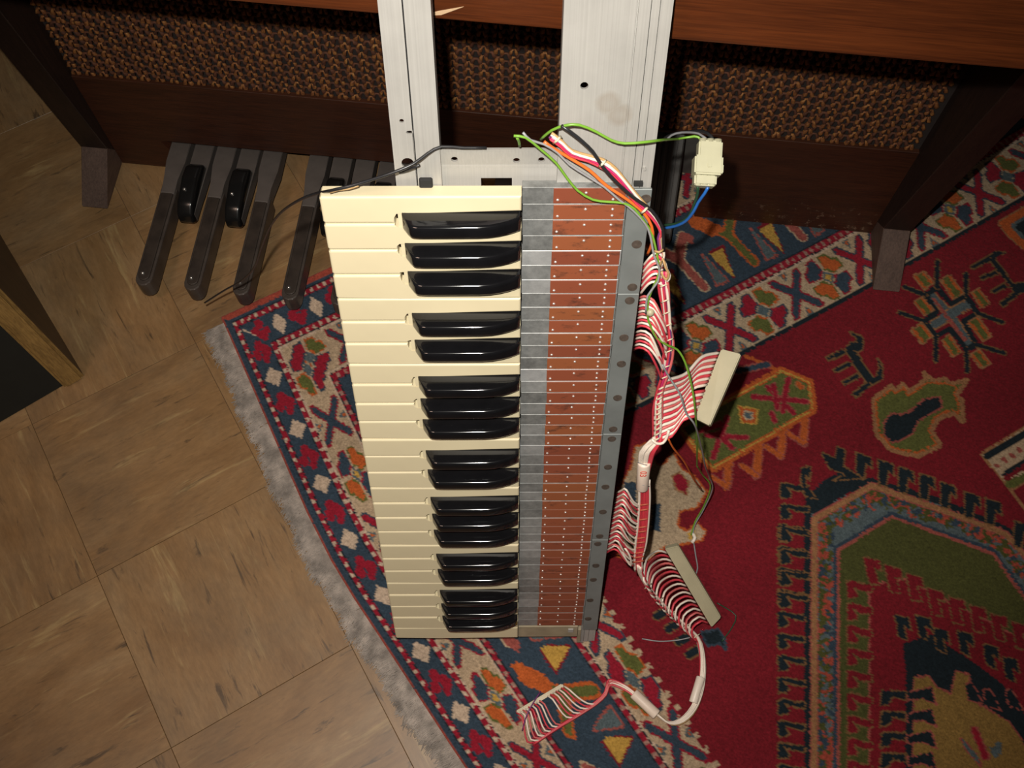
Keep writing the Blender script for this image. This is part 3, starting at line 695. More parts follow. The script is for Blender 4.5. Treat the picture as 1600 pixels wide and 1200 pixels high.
for j in range(3): Mx[j][0] = RE1[j]; Mx[j][1] = -RE2[j]; Mx[j][3] = RC0[j] * .001
rug.matrix_basis = Mx
tag(rug, 'red, navy and beige knotted rug with animal motifs lying under the keyboard', 'rug')
V, Fc = [], []
for k in range(5200):
    t = random.uniform(10, RT - 4); s = float(bend_left(t)) + 1
    clump = math.sin(t / 6.3) * 3 + math.sin(t / 17) * 4
    L = random.uniform(17, 30) + (clump * .6); drift_ = random.uniform(-5, 9) + clump * .5
    z = random.uniform(.8, 3.2)
    path = [np.array((s, -t, 2.5)), np.array((s - L * .4, -(t + drift_ * .3), 1.5 + z)), np.array((s - L * .75, -(t + drift_ * .8 + random.uniform(-3, 3)), .8 + z * .8)), np.array((s - L, -(t + drift_ * 1.3 + random.uniform(-4, 4)), random.uniform(.6, 2.4)))]
    tube_geo(path, [.75, .7, .6, .35], 3, V, Fc)
fr_o = mesh_obj('fringe', V, Fc, M['fringe'], rug); fr_o['kind'] = 'stuff'; fr_o['label'] = 'matted grey cotton fringe'

# ------------------------------------------------------------------ the keyboard taken out of the organ, standing on end (local x = front to back, y = up its length, z = out of the keys)
kb = empty('organ_keyboard', KX0, (KV, KU, KN))
tag(kb, 'manual keyboard of cream and black keys on aluminium rails leaning on end', 'keyboard')
P = 23.57; NW = 26; UE = -35.0; UTOP = 835.0
notes = []                                          # bass end is up: F at the top, C at the foot
names = 'FGABCDE'
for k in range(NW): notes.append(names[k % 7])
SH = {'F': 3.0, 'G': 0.0, 'A': -3.0, 'C': 2.3, 'D': -2.3}      # black key after this note, offset towards the bass
BW = 6.9
wmesh = {}
for k in range(NW):
    n = notes[k]; yb = (NW - 1 - k) * P             # lower boundary of this key
    up_black = notes[k - 1] if k > 0 and notes[k - 1] in SH else None
    dn_black = n if (n in SH and k < NW - 1) else None
    key = (n, up_black, dn_black)
    if key not in wmesh:
        y0, y1 = 0.45, P - 0.45
        top_t = y1 if not up_black else P + SH[up_black] - BW - 0.6
        bot_t = y0 if not dn_black else SH[dn_black] + BW + 0.6
        pts = [(0, y0 + 1.6), (1.2, y0), (49, y0)]
        if dn_black: pts += [(49, bot_t)]
        pts += [(136, bot_t), (136, top_t)]
        if up_black: pts += [(49, top_t)]
        if up_black: pts += [(49, y1)]
        pts += [(1.2, y1), (0, y1 - 1.6)]
        # drop repeated points
        q = []
        for p in pts:
            if not q or math.hypot(p[0] - q[-1][0], p[1] - q[-1][1]) > .05: q.append(p)
        if len(q) > 3 and math.hypot(q[0][0] - q[-1][0], q[0][1] - q[-1][1]) < .05: q.pop()
        bm = bmesh.new(); top = bm_prism(bm, q, 'z', -12, 0)
        bmesh.ops.bevel(bm, geom=list(top.edges), offset=1.7, segments=3, affect='EDGES', profile=0.5)
        if up_black: bm_box(bm, 51.6, 54.2, top_t - 1, P + SH[up_black] + BW - 1.4, -12, -0.9)
        o = bm_obj('white_key', bm, M['white_key'], kb); wmesh[key] = o.data
    else: o = link(bpy.data.objects.new('white_key', wmesh[key]), kb)
    o.location = (0, yb * .001, random.uniform(-.0004, .0003))
# black keys: chamfered nose, flat crown, tail that dips to the back
st_v = [54.5, 55.2, 58.0, 60.6, 62.2, 66, 86, 106, 114, 121, 127, 132, 135.2]
st_h = [1.5, 3.2, 8.6, 12.6, 13.6, 14.0, 14.0, 13.9, 13.2, 11.5, 9.3, 6.8, 4.8]
V, Fc = [], []
for v_, h_ in zip(st_v, st_h):
    b0 = BW; tpr = 2.0 * h_ / 14
    tw = b0 - tpr
    sec = [(-b0, -11), (-b0 + .1, -1), (-tw - .25, h_ - 2.2), (-tw + .25, h_ - .9), (-tw + 1.4, h_ - .15), (-tw + 2.8, h_), (tw - 2.8, h_), (tw - 1.4, h_ - .15), (tw - .25, h_ - .9), (tw + .25, h_ - 2.2), (b0 - .1, -1), (b0, -11)]
    for y_, z_ in sec: V.append((v_, y_, z_))
ns_ = 12
for i in range(len(st_v) - 1):
    for j in range(ns_ - 1): Fc.append((i * ns_ + j, i * ns_ + j + 1, (i + 1) * ns_ + j + 1, (i + 1) * ns_ + j))
Fc.append(tuple(range(ns_))); Fc.append(tuple(range((len(st_v) - 1) * ns_, len(st_v) * ns_))[::-1])
bk = None
for k in range(NW - 1):
    if notes[k] not in SH: continue
    if bk is None:
        o = mesh_obj('black_key', V, Fc, M['black_key'], kb, smooth=True); bk = o.data
        bmm = bmesh.new(); bmm.from_mesh(bk); bmesh.ops.recalc_face_normals(bmm, faces=bmm.faces); bmm.to_mesh(bk); bmm.free()
        for p_ in bk.polygons: p_.use_smooth = len(p_.vertices) == 4
    else: o = link(bpy.data.objects.new('black_key', bk), kb)
    o.location = (0, ((NW - 1 - k) * P + SH[notes[k]]) * .001, random.uniform(-.0003, .0003))
# key arms with copper contact strips
AP = 13.95; arm_me = cop_me = sol_me = None
for k in range(43):
    yb = 600.1 - k * AP
    if arm_me is None:
        arm = box('key_arm', 136.8, 208, 0.18, AP - 0.18, -16, -8, M['steel'], kb, bev=0.22); arm_me = arm.data
        cop = box('contact_strip', 158, 207, 0.5, AP - 0.75, -8.1, -7.6, M['copper'], arm, bev=0.15); cop_me = cop.data
        bm = bmesh.new()
        for fv, fu in ((.06, .27), (.45, .70), (.83, .70), (.83, .30)):
            r_ = bmesh.ops.create_uvsphere(bm, u_segments=8, v_segments=5, radius=1.0)
            bmesh.ops.scale(bm, vec=(1.15, 1.0, .7), verts=r_['verts'])
            bmesh.ops.translate(bm, vec=(158 + 49 * fv, AP * fu, -7.2), verts=r_['verts'])
        sol = bm_obj('solder_joints', bm, M['solder'], arm, True); sol_me = sol.data
    else:
        arm = link(bpy.data.objects.new('key_arm', arm_me), kb); cop = link(bpy.data.objects.new('contact_strip', cop_me), arm); sol = link(bpy.data.objects.new('solder_joints', sol_me), arm)
    sol['kind'] = 'stuff'
    arm.location = (random.uniform(-.0004, .0004), yb * .001, random.uniform(-.0003, .0003))
    arm.rotation_euler = (random.uniform(-.022, .012), 0, 0)
# contact rail with brown fibre rivets, in four lengths
rv = [(1009, 311), (995, 382), (988, 449), (984, 470), (975, 528), (971, 569), (965, 622), (958, 671), (956, 686), (950, 730), (946, 761), (942, 800), (937, 838), (934, 850), (931, 884), (927, 906), (922, 938), (919, 967)]
uvs = [Kuv(x, y, -8.4) for x, y in rv]
cuts = [611.5, (uvs[2][0] + uvs[3][0]) / 2, (uvs[7][0] + uvs[8][0]) / 2, (uvs[12][0] + uvs[13][0]) / 2, 2.0]
for i in range(4):
    seg_o = box('contact_rail', 208.6, 224.6, cuts[i + 1] + .25, cuts[i] - .25, -11, -8.6 - .12 * (i % 2), M['flange'], kb, bev=0.35)
    for (u_, v_) in uvs:
        if cuts[i + 1] < u_ < cuts[i]:
            bm = bmesh.new(); bmesh.ops.create_cone(bm, cap_ends=True, segments=16, radius1=3.9, radius2=3.6, depth=1.2)
            bmesh.ops.translate(bm, vec=(v_, u_, -8.75), verts=bm.verts); bm_obj('fibre_rivet', bm, M['rivet'], seg_o)
# rails
def rail(name, plates, webs, mat):
    bm = bmesh.new()
    for outer, holes, z0_, z1_ in plates: bm_plate(bm, outer, holes, z0_, z1_)
    for w_ in webs: bm_box(bm, *w_)
    return bm_obj(name, bm, mat, kb)
def rect(x0, x1, y0, y1): return [(x0, y0), (x1, y0), (x1, y1), (x0, y1)]
def hole(x, y, n, r, rx=None):
    u_, v_ = Kuv(x, y, n); return circ(v_, u_, rx or r, 14, r)
front = rail('front_rail', [
    (rect(50.5, 64.6, 560, UTOP), [hole(627.5, 189, -17, 1.5), hole(640, 207, -17, 1.3, 2.4), hole(637, 255, -17, 4.2)], -18.5, -17),
    (rect(66, 82, 2, UTOP), [], -15.5, -13), (rect(50.5, 65.2, 2, 559), [], -22, -20)],
    [(50.5, 52.5, 2, UTOP, -28, -18.5), (80, 82, 2, UTOP, -28, -15.5), (66.2, 67.4, 2, UTOP, -28, -15.5)], M['alu'])
box('rail_joint', 63.8, 66.6, 560, UTOP, -27, -24, M['foam'], kb)
rear = rail('rear_rail', [
    (rect(160, 203, -4, UTOP), [hole(913, 134, -13.5, 2.6)], -15.5, -13.5),
    (rect(204, 211, UE, UTOP), [hole(1007, 265, -13, 1.1)], -15.5, -13), (rect(211.6, 216.5, UE, UTOP), [], -16.2, -14.2), (rect(217, 224.4, UE, UTOP), [], -17, -15)],
    [(160, 162, -4, UTOP, -28, -15.5), (202.4, 204.6, -4, UTOP, -28, -15.0), (210.8, 217.4, UE, UTOP, -28, -16.6), (222.4, 224.4, UE, UTOP, -28, -17)], M['alu_stain'])
# cross plate at the bass end: upper lip with three holes, lower face with a slot
bm = bmesh.new()
u_lo, u_bend, u_hi = 596.0, Kuv(750, 259, -20)[0], Kuv(750, 233, -18)[0]
h3 = [hole(x, y, -19, 2.3) for x, y in ((710, 249), (807, 251), (846, 250))]
uw0, vw0 = Kuv(752, 294, -20); uw1, vw1 = Kuv(800, 278, -20)
bm_plate(bm, rect(66, 166, u_lo, u_bend), [rect(vw0, vw1, uw0, uw1)], -22, -20)
nb = len(bm.verts); bm.verts.ensure_lookup_table(); old = set(bm.verts)
bm_plate(bm, rect(66, 166, u_bend, u_hi), h3, -22, -20)
for v_ in bm.verts:
    if v_ not in old: v_.co.z += (v_.co.y - u_bend) * 0.16
bm_box(bm, 66, 166, u_bend - 1.2, u_bend + 0.6, -22, -19.6)
bm_obj('cross_plate', bm, M['alu'], kb)
u_, v_ = Kuv(666, 284, -14)
box('foam_pad', v_ - 4.6, v_ + 4.6, u_ - 5, u_ + 5.0, -13.2, -9.5, M['foam'], kb, bev=1)
box('key_bed', 52, 208, 0, 596, -26, -18.5, M['dark_frame'], kb)
box('treble_end_plate', 136.5, 203, -10, 13.2, -17, -7.0, M['endcap'], kb, bev=0.6)
box('treble_post', 203.4, 207, -26, 4, -13, -8.0, M['endcap'], kb, bev=0.4)
box('end_clip', 192, 198, 2, 9, -7.2, -5.5, M['alu'], kb, bev=0.4)
box('rail_stop', *sorted([Kuv(990, 291, -11)[1], Kuv(1004, 291, -11)[1]]), 612.5, 615.5, -13, -10.5, M['foam'], kb)
u_, v_ = Kuv(832, 439, -7.6)

# ------------------------------------------------------------------ wiring loom
HB = G(1000, 900, 0)
har = empty('wiring_loom', HB)
tag(har, 'laced loom of red and white wires with cream edge connectors beside the keyboard', 'wires')
def Wp(x, y, n=None, z=None): return K(x, y, n) if z is None else G(x, y, z)
def fan_col(i): return ('w_white', 'w_red', 'w_white', 'w_rose', 'w_white', 'w_red')[i % 6]
def edge_px(y, off=0):                              # right edge of the contact rail at image row y
    return np.interp(y, [300, 460, 640, 760, 850, 980], [1021, 1003, 985, 970, 953, 932]) + off
# trunk along the keyboard edge, then down onto the rug
T1 = [(1036, 425, -2), (1037, 450, -4), (1040, 480, -6), (1044, 510, -8), (1046, 535, -9), (1043, 562, -10), (1038, 588, -11), (1031, 612, -12), (1028, 640, -12), (1027, 670, -12), (1025, 692, -12)]
def trunk_at(y, T): return np.array([np.interp(y, [t[1] for t in T], [t[0] for t in T]), y])
for i, (dx, mname) in enumerate(((-7.5, 'w_red'), (-5.0, 'w_white'), (-2.4, 'w_red'), (0.4, 'w_magenta'), (3.0, 'w_purple'), (5.4, 'w_white'), (7.2, 'w_rose'), (1.3, 'w_red'), (-3.8, 'w_white'))):
    pts = [K(x + dx * (.75 + .25 * math.sin(k * 1.7 + i)), y, n + 2.0 * math.cos(i * 2.1 + k)) for k, (x, y, n) in enumerate(T1)]
    wire('wire', pts, 1.2, M[mname], har, HB)
for y in (446, 470, 489, 508, 531, 549, 573, 590):                       # lacing
    x = trunk_at(y, T1)[0]; n = np.interp(y, [t[1] for t in T1], [t[2] for t in T1])
    wire('lacing', [K(x - 6, y + 3, n + 2), K(x - 2, y + 1, n + 4.2), K(x + 3, y - 1, n + 4.0), K(x + 6.5, y - 2, n + 1)], .55, M['lace'], har, HB)
# upper fan from under the contact rail into the trunk
for i, y in enumerate(np.concatenate([np.linspace(408, 452, 9), np.linspace(466, 512, 11), np.linspace(520, 546, 6)])):
    x0 = edge_px(y, -4); low = y > 460
    yt = y + (14 if not low else 48 + 10 * math.sin(i))
    tx = np.interp(yt, [t[1] for t in T1], [t[0] for t in T1]) - 3
    nt_ = np.interp(yt, [t[1] for t in T1], [t[2] for t in T1])
    if low: pts = [K(x0, y, -14), K(x0 + 9, y - 3, -5), K(x0 + .45 * (tx - x0) + 3, y + 3, -1 + random.uniform(-1, 1)), K(tx - 8, y + (yt - y) * .55, -1), K(tx, yt, nt_ + 3)]
    else: pts = [K(x0, y + 8, -14), K(x0 + 6, y, -6), K(x0 + 14, y - 9, -2), K(x0 + 24, y - 14 + i % 3, -1), K(tx + 2, y - 6, -2)]
    wire('wire', pts, 1.0, M[fan_col(i)], har, HB)
# coloured leads over the bass end
def C5(pts, n0, n1, extra=()):
    L = len(pts); out = [K(640 + x / 3.81, 190 + y / 3.81, n0 + (n1 - n0) * i / (L - 1)) for i, (x, y) in enumerate(pts)]
    return out + [K(*e) for e in extra]
tail = lambda d: [(1031 + d, 372, -1), (1034 + d, 398, -2), (1032 + d * .6, 414, -2), (1034 + d * .4, 436, -3)]
wire('green_lead', C5([(620, 85), (690, 95), (780, 165), (870, 245), (940, 340), (1000, 410), (1090, 465), (1180, 478), (1270, 485), (1340, 520), (1400, 600), (1440, 660)], 8, 0, [(1026, 395, 0), (1030, 425, 0), (1022, 446, 1), (1013, 468, 1), (1012, 495, 1), (1016, 508, 1), (1026, 528, 0), (1044, 540, -2)]) +
     [K(1058, 546, -5), K(1070, 565, -4), K(1080, 600, -4), K(1086, 640, -6), K(1089, 690, -40), K(1089, 728, -85)], .9, M['w_green'], har, HB)
wire('green_lead', C5([(655, 145), (650, 115), (640, 95)], -6, 4), 1.0, M['w_green'], har, HB)
wire('grey_lead', C5([(675, 65), (720, 110), (800, 135), (880, 185), (950, 255), (1050, 320), (1160, 390), (1240, 460), (1330, 530), (1420, 640)], 7, 1, [(1022, 400, 2), (1030, 418, 2), (1028, 440, 2), (1012, 462, 3), (1009, 490, 3)]), 0.85, M['w_grey'], har, HB)
wire('orange_lead', C5([(800, 120), (850, 155), (950, 215), (1070, 290), (1170, 380), (1290, 460), (1390, 540), (1440, 620)], 5, 1, [(1020, 372, -2), (1016, 388, -8), (1011, 398, -14)]), 1.15, M['w_orange'], har, HB)
bund = [(840, 85), (900, 130), (960, 185), (1060, 215), (1150, 250), (1220, 300), (1280, 370), (1350, 460), (1410, 520), (1470, 590), (1500, 650)]
for dx, dy, mn in ((0, 0, 'w_purple'), (2, 9, 'w_magenta'), (3, -8, 'w_white'), (-3, 15, 'w_rose'), (4, -15, 'w_tan'), (-8, 6, 'w_purple'), (10, 3, 'w_white'), (0, 20, 'w_red')):
    spread = [1.5 if 3 < i < 8 else 1.0 for i in range(len(bund))]
    pts = [(x + dx * s_ + random.uniform(-2, 2), y + dy * s_ + random.uniform(-2, 2)) for (x, y), s_ in zip(bund, spread)]
    wire('wire', C5(pts, 5 + dx * .15, 1 + dx * .1, tail(dx * .35)), 1.0, M[mn], har, HB)
wire('black_lead', C5([(905, 25), (1000, 95), (1090, 180), (1150, 270), (1230, 360), (1330, 450), (1440, 530), (1500, 620)], 8, 4, [(1036, 365, 2), (1037, 392, 0)]), 1.25, M['w_black'], har, HB)
for (x, y) in ((1150, 250), (1400, 528), (880, 110)):
    c_ = K(640 + x / 3.81, 190 + y / 3.81, 6)
    wire('lacing', [K(640 + (x - 22) / 3.81, 190 + (y + 18) / 3.81, 4), K(640 + x / 3.81, 190 + y / 3.81, 8), K(640 + (x + 18) / 3.81, 190 + (y - 20) / 3.81, 4)], .9, M['lace'], har, HB)
lp = [(1030, 418, 0), (1036, 405, 2), (1040, 418, 3), (1045, 428, 3), (1042, 437, 2), (1036, 432, 1), (1034, 424, 0)]
wire('wire', [K(*p_) for p_ in lp], 1.0, M['w_tan'], har, HB); wire('wire', [K(x + 1.5, y + 2, n - 1.5) for x, y, n in lp], 1.0, M['w_white'], har, HB)
wire('lacing', [K(1023, 392, 2), K(1030, 394, 4), K(1036, 390, 2)], .9, M['w_tan'], har, HB)
bm = bmesh.new(); bmesh.ops.create_uvsphere(bm, u_segments=8, v_segments=6, radius=3.4)
p_ = K(1016, 488, 1) - HB; bmesh.ops.translate(bm, vec=p_, verts=bm.verts); bm_obj('splice_cap', bm, M['nylon'], har, True)
# edge connectors
def connector(quad, thick, mat):
    q = [np.asarray(p_, float) - HB for p_ in quad]; nn = np.cross(q[1] - q[0], q[3] - q[0]); nn /= np.linalg.norm(nn)
    if nn[2] < 0: nn = -nn
    bm = bmesh.new(); top = [bm.verts.new(p_) for p_ in q]; bot = [bm.verts.new(p_ - nn * thick) for p_ in q]
    bm.faces.new(top); bm.faces.new(bot[::-1])
    for i in range(4): bm.faces.new((top[i], bot[i], bot[(i + 1) % 4], top[(i + 1) % 4]))
    bmesh.ops.recalc_face_normals(bm, faces=bm.faces)
    bmesh.ops.bevel(bm, geom=list(bm.edges), offset=1.0, segments=2, affect='EDGES')
    return bm_obj('edge_connector', bm, mat, har)
Z1 = 385
connector([G(1127, 545, Z1 + 10), G(1158, 553, Z1 + 14), G(1109, 665, Z1 - 4), G(1083, 652, Z1 - 8)], 9, M['nylon'])
for i in range(20):
    f_ = i / 19; gap = 0.035 if f_ > .56 else -.01
    ex, ey = 1125 + (1085 - 1125) * (f_ * .93 + gap + .03), 549 + (651 - 549) * (f_ * .93 + gap + .03); ez = Z1 + 6 - 13 * f_
    ty = 596 + 96 * f_; tx = np.interp(ty, [t[1] for t in T1], [t[0] for t in T1]) + 2
    E_ = G(ex, ey, ez); S_ = K(tx, ty, -12)
    p1 = S_ * .80 + E_ * .20 + np.array([0, 0, 9]) ; m1 = G(tx + (ex - tx) * .38, ty + (ey - ty) * .30 + 2, (S_[2] * .6 + E_[2] * .4)); m2 = G(tx + (ex - tx) * .68, ty + (ey - ty) * .80 - 2, (S_[2] * .25 + E_[2] * .75) + 4)
    wire('wire', [K(tx - 2, ty + 12, -13), S_, m1, m2, E_], 1.5, M[fan_col(i)], har, HB)
for y in range(606, 692, 8):
    x = np.interp(y, [t[1] for t in T1], [t[0] for t in T1]); wire('lacing', [K(x - 5, y + 3, -11), K(x, y + 1, -8), K(x + 5, y - 2, -10)], .8, M['lace'], har, HB)
# pale folded bundle, printed sleeve, red ribbon trunk
T2 = [(1012, 700, -13), (1007, 722, -13), (1006, 750, -13), (1007, 775, -13), (1006, 800, -13), (1004, 825, -13), (1001, 850, -13), (997, 875, -14), (998, 892, -16)]
for i in range(9):
    dx = -10 + 2.4 * i
    pts = [K(1027 + i * .7, 680, -12), K(1024 + dx * .9, 693 - 2 * abs(4 - i) * .4, -10), K(1012 + dx * 1.1, 706, -9 + (i % 3)), K(1008 + dx * .9, 726, -11), K(1006 + dx * .7, 742, -13)]
    wire('wire', pts, 1.3, M['w_white' if i < 6 else 'w_red'], har, HB)
wire('wire', [K(1018, 686, -8), K(1026, 693, -6), K(1036, 692, -7), K(1042, 683, -9), K(1045, 672, -11)], 1.3, M['w_white'], har, HB)
def sleeve(name, a_, b_, r, mat, flat=.6):
    path = [a_ + (b_ - a_) * t_ - HB for t_ in (0, .03, .5, .97, 1)]
    v, f = tube_geo(path, [r * .92, r, r * .97, r, r * .92], 16, flat=flat); return mesh_obj(name, v, f, mat, har, smooth=True)
sl_o = sleeve('printed_sleeve', K(1006.5, 722, -11), K(1003.5, 762, -12), 6.0, M['sleeve'], 1.0)
for yy in (724.5, 757): wire('lacing', [K(1006 - 9.5, yy - 2, -9), K(1005, yy + 1, -5.9), K(1005 + 9.5, yy + 3, -9)], .4, M['w_grey'], har, HB)
tx_ = bpy.data.curves.new('sleeve_print', 'FONT'); tx_.body = '03'; tx_.size = 0.0085; tx_.extrude = 0.0001; tx_.align_x = 'CENTER'; tx_.align_y = 'CENTER'
to = bpy.data.objects.new('sleeve_print', tx_); SC.collection.objects.link(to)
dg = bpy.context.evaluated_depsgraph_get(); tme_ = bpy.data.meshes.new_from_object(to.evaluated_get(dg)); bpy.data.objects.remove(to)
tme_.materials.append(M['print_red']); to = link(bpy.data.objects.new('sleeve_print', tme_), sl_o)
pc = K(1004.5, 741, -5.2) - HB; Mt = Matrix.Identity(4)
for j in range(3): Mt[j][0] = -KU[j]; Mt[j][1] = KV[j]; Mt[j][2] = KN[j]; Mt[j][3] = pc[j] * .001
to.matrix_basis = Mt
for i in range(8):
    dx = -8.0 + 2.3 * i
    pts = [K(x + dx * (1 if y < 860 else .7), y, n + 1.5 * math.cos(i)) for x, y, n in T2[2:]]
    wire('wire', pts, 1.35, M['w_white' if i in (0, 7) else 'w_red'], har, HB)
for y in (789, 797, 812, 824, 831, 841, 848, 856, 864, 871, 878):
    x = np.interp(y, [t[1] for t in T2], [t[0] for t in T2]); wire('tape_tie', [K(x - 8.5, y + 1, -12), K(x - 3, y, -10.2), K(x + 4, y - 1, -10.2), K(x + 8.5, y - 2, -12)], .9, M['tape'], har, HB)
# lower fan
for i, y in enumerate(np.linspace(768, 862, 24)):
    x0 = edge_px(y, -4); yt = min(y + 22 + 6 * math.sin(i * 2.3), 884); tx = np.interp(yt, [t[1] for t in T2], [t[0] for t in T2]) - 7
    wire('wire', [K(x0, y + 2, -16), K(x0 + 9, y - 3, -9), K(x0 + .40 * (tx - x0), y - 2 + random.uniform(-2, 2), -6), K(x0 + .72 * (tx - x0), y + (yt - y) * .7, -8), K(tx, yt, -12)], 1.0, M[fan_col(i)], har, HB)
wire('wire', [K(970, 858, -8), K(978, 874, -6), K(986, 884, -6), K(984, 868, -5), K(976, 856, -7)], 1.0, M['w_white'], har, HB)
# second connector on the rug with its fan
T3 = [(998, 884, 165), (1001, 896, 150), (1012, 916, 122), (1030, 938, 92), (1050, 958, 64), (1072, 978, 40), (1088, 994, 26), (1095, 1012, 18), (1098, 1040, 13), (1095, 1075, 11), (1084, 1106, 11), (1066, 1126, 11), (1046, 1130, 11), (1028, 1117, 12)]
for i in range(9):
    a_ = i * 2 * math.pi / 9
    pts = [G(x + 3.6 * math.cos(a_ + k * .35), y + 2.2 * math.cos(a_ + k * .35), z + 2.2 * math.sin(a_ + k * .35)) for k, (x, y, z) in enumerate(T3)]
    wire('wire', pts, 1.25, M['w_red' if i in (0,) else ('w_tan' if i == 4 else 'w_white')], har, HB)
connector([G(1039, 858, 100), G(1060, 853, 104), G(1127, 965, 42), G(1112, 981, 34)], 8, M['nylon'])
for i in range(18):
    f_ = (i + .6) / 18
    ex, ey, ez = 1040 + 68 * f_, 861 + 116 * f_, 96 - 60 * f_
    k_ = .10 + .62 * f_ ; j_ = k_ * 7.5
    Tx = np.interp(j_, range(len(T3)), [t[0] for t in T3]); Ty = np.interp(j_, range(len(T3)), [t[1] for t in T3]); Tz = np.interp(j_, range(len(T3)), [t[2] for t in T3])
    mx, my = ex - .80 * (ex - Tx), ey + .30 * (Ty - ey) + 3
    wire('wire', [G(ex + 1, ey, ez - 3), G(ex - 9, ey - 4, ez + 8), G(ex - .48 * (ex - Tx), ey - 2, ez + 12), G(mx, my, Tz * .6 + ez * .4 + 8), G(Tx + 5, Ty + 12, max(13, Tz - 4)), G(Tx + 13, Ty + 20, max(13, Tz - 14))], 1.25, M[fan_col(i)], har, HB)
for j in range(2, 7):
    x, y, z = T3[j]; wire('lacing', [G(x - 5, y + 4, z + 1), G(x, y, z + 5), G(x + 6, y - 4, z + 1)], .7, M['lace'], har, HB)
sleeve('paper_sleeve', G(1026, 1117, 15), G(990, 1083, 15), 6.2, M['sleeve'], .9); sleeve('paper_sleeve', G(1095, 1058, 15), G(1083, 1098, 14), 5.0, M['w_white'], .9)
T4 = [(994, 1087, 13), (976, 1074, 12), (956, 1066, 12), (950, 1070, 13), (946, 1084, 12), (932, 1098, 11), (905, 1116, 11), (870, 1138, 11), (834, 1162, 10)]
for i in range(8):
    d_ = i - 3.5
    pts = [G(x + d_ * .3, y + d_ * 1.25 * (1 if k < 4 else .8 - .08 * k), z + 1.6 * math.sin(i * 2 + k * .5)) for k, (x, y, z) in enumerate(T4)]
    wire('wire', pts, 1.15, M[('w_red', 'w_white', 'w_red', 'w_rose', 'w_white', 'w_red', 'w_rose', 'w_red')[i]], har, HB)
connector([G(806, 1111, 14), G(878, 1068, 14), G(882, 1073, 13), G(810, 1117, 13)], 5, M['lace'])
for i in range(18):
    f_ = i / 17
    ex, ey = 881 - 74 * f_, 1072 + 42 * f_
    sx, sy = 930 - 94 * f_, 1100 + 60 * f_
    if .40 < f_ < .52: continue
    wire('wire', [G(ex, ey, 12), G(ex + 9, ey + 6, 17), G(ex * .5 + sx * .5 - 2, ey * .5 + sy * .5 + 4, 15), G(sx - 12, sy - 1, 13), G(sx, sy, 12)], 1.05, M[fan_col(i)], har, HB)
wire('grey_lead', [G(845, 1080, 20), G(832, 1100, 22), G(822, 1120, 21), G(816, 1142, 14)], .7, M['w_purple'], har, HB)
# stray thin leads over the rug
wire('green_lead', [K(1089, 728, -85), G(1098, 742, 130), G(1110, 760, 90), G(1100, 790, 50), G(1086, 815, 25), G(1080, 836, 16)], .9, M['w_green'], har, HB)
wire('grey_lead', [K(1035, 570, -2), K(1046, 590, -4), K(1062, 615, -2), K(1072, 645, -3), K(1086, 665, -5), K(1096, 700, -40), K(1102, 728, -70), G(1108, 744, 140), G(1113, 764, 90), G(1100, 795, 45), G(1085, 822, 20), G(1083, 842, 14)], .85, M['w_grey'], har, HB)
wire('orange_lead', [K(1044, 685, -12), K(1052, 700, -20), K(1068, 720, -40), K(1078, 738, -60), K(1086, 752, -80), G(1096, 764, 110)], .95, M['w_orange'], har, HB)
wire('crimp', [G(1081, 832, 14), G(1086, 840, 15), G(1081, 848, 13)], 2.2, M['w_white'], har, HB)
wire('grey_lead', [G(1084, 848, 12), G(1087, 868, 11), G(1090, 888, 10), G(1086, 900, 10)], .9, M['w_grey'], har, HB)
wire('green_lead', [G(1120, 942, 12), G(1134, 950, 9), G(1150, 962, 8), G(1144, 980, 8), G(1128, 1002, 8)], .8, M['w_dkgreen'], har, HB)
wire('grey_lead', [G(1003, 998, 8), G(1030, 1002, 9), G(1060, 1000, 10), G(1078, 996, 14)], .8, M['w_grey'], har, HB)

# ------------------------------------------------------------------ white plug hanging from its green lead
PZ = K(1080, 250, -45)
PCAM = np.dot(PZ - CC, CM[2])                       # hangs level with the back of the rail
def D_(x, y, dz=0.0): return CC + ray(x, y) * (PCAM + dz)
plg = empty('plug_connector', D_(1106, 255))
PO = D_(1106, 255); tag(plg, 'white nylon plug hanging beside the rail on a green lead', 'plug')
right = np.array([1.0, 0, 0]); down = D_(1104, 292) - D_(1108, 218); down /= np.linalg.norm(down); right = right - down * np.dot(right, down); right /= np.linalg.norm(right); outw = np.cross(right, down); outw = outw if outw @ (CC - PO) > 0 else -outw
mmpx = PCAM / F
def pl_box(name, cx0, cx1, cy0, cy1, d0, d1, bev, mat=None):
    bm = bmesh.new(); vs_ = bm_box(bm, cx0 * mmpx, cx1 * mmpx, cy0 * mmpx, cy1 * mmpx, d0, d1)
    bmesh.ops.bevel(bm, geom=list(bm.edges), offset=bev, segments=2, affect='EDGES')
    for v_ in bm.verts: v_.co = Vector(right * v_.co.x + down * v_.co.y + outw * v_.co.z)
    return bm_obj(name, bm, mat or M['plug'], plg)
pl_box('plug_shell', -17, 20, -34, -4, -7, 5, 1.2)
for cx in (-10, 1.5, 13): 
    path = [right * cx * mmpx + down * y_ * mmpx + outw * 1.5 for y_ in (-37, -20, -5)]
    v, f = tube_geo(path, 2.9, 10); mesh_obj('plug_barrel', v, f, M['plug'], plg, smooth=True)
pl_box('plug_collar', -22.5, 21.5, -10, 20, -8, 6.4, 1.2)
pl_box('plug_latch', 16, 23, 2, 17, -5, 5, 0.8); pl_box('plug_latch', -3, 4, 2, 10, 5, 7.4, 0.5)
pl_box('socket_shell', -21, 14, 18, 37, -7, 4.5, 1.5)
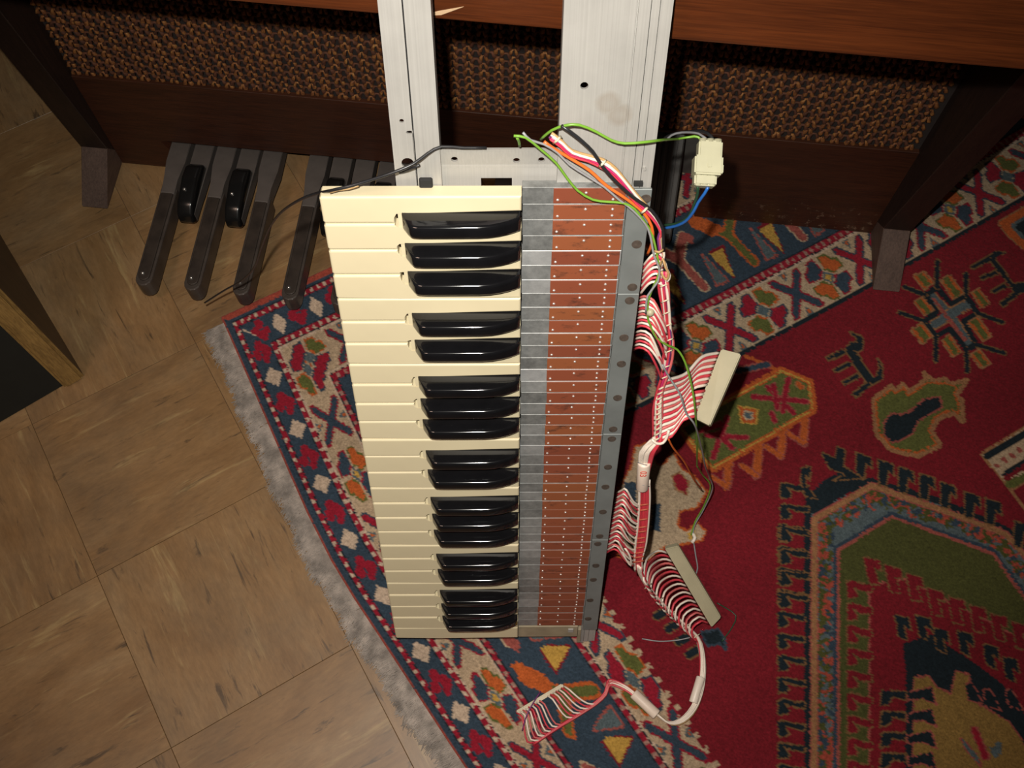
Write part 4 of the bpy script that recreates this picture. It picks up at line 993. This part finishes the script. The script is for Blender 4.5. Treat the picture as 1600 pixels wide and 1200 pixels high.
for cx in (-14, -4, 7):
    path = [right * cx * mmpx + down * y_ * mmpx + outw * 1.2 for y_ in (19, 30, 36)]
    v, f = tube_geo(path, 2.8, 10); mesh_obj('plug_barrel', v, f, M['plug'], plg, smooth=True)
c5 = lambda x, y: (640 + x / 3.81, 190 + y / 3.81)
gpts = [K(*c5(780, 105), -4), K(*c5(850, 50), 4), K(*c5(930, 22), 8), K(*c5(1010, 20), 8), K(*c5(1110, 60), 5), K(*c5(1200, 110), 4), K(*c5(1280, 130), 4), K(*c5(1400, 122), 3), K(*c5(1500, 110), -8), D_(1060, 217), D_(1085, 213), D_(1094, 217), D_(1097, 228, 3)]
wire('green_lead', gpts, .95, M['w_green'], plg, PO)
wire('black_lead', [D_(1118, 228, 2), D_(1112, 214), D_(1098, 205, 10), D_(1075, 206, 30), D_(1050, 210, 50), D_(1030, 222, 70)], 1.2, M['w_black'], plg, PO)
wire('grey_lead', [D_(1108, 222, 4), D_(1092, 209, 14), D_(1066, 207, 35), D_(1050, 211, 45), D_(1040, 220, 55)], .9, M['w_grey'], plg, PO)
wire('blue_lead', [D_(1107, 291, 2), D_(1101, 302, 6), D_(1091, 316, 16), D_(1084, 330, 25), D_(1072, 345, 40), D_(1056, 353, 55), D_(1036, 357, 70)], 1.2, M['w_blue'], plg, PO)
wire('green_lead', [D_(1090, 290, 2), D_(1090, 302, 8), D_(1085, 318, 20), D_(1076, 338, 35), D_(1058, 349, 55), D_(1036, 352, 70)], 1.1, M['w_dkgreen'], plg, PO)

# ------------------------------------------------------------------ loose black lead trailing off to the left
LB = G(320, 473, 0)
lead = [K(760, 231, -14), K(725, 231, -12), K(690, 229, -10), K(668, 240, -6), K(646, 256, 0), K(610, 271, 4), K(560, 287, 4), K(520, 297, 4), D_(492, 303, -15), D_(465, 314, 15), D_(438, 333, 80), D_(421, 356, 160), D_(409, 385, 260), D_(397, 418, 360), D_(378, 438, 430), D_(350, 454, 480), D_(320, 473, 520)]
ll = wire('loose_lead', [p_ for p_ in lead], 1.05, M['w_black'], None, LB, sides=8)
ll.location = Vector(LB) * .001
tag(ll, 'thin black lead trailing from the keyboard over the bass pedals', 'wire')
l2 = wire('stripped_tail', [K(655, 258, -6), K(637, 266, -10), K(625, 270, -16)], 1.0, M['w_black'], ll, LB)
l3 = wire('bare_end', [K(560, 290, 2), K(545, 295, 2), K(528, 297, 3), K(516, 301, 2)], .8, M['w_tan'], ll, LB)
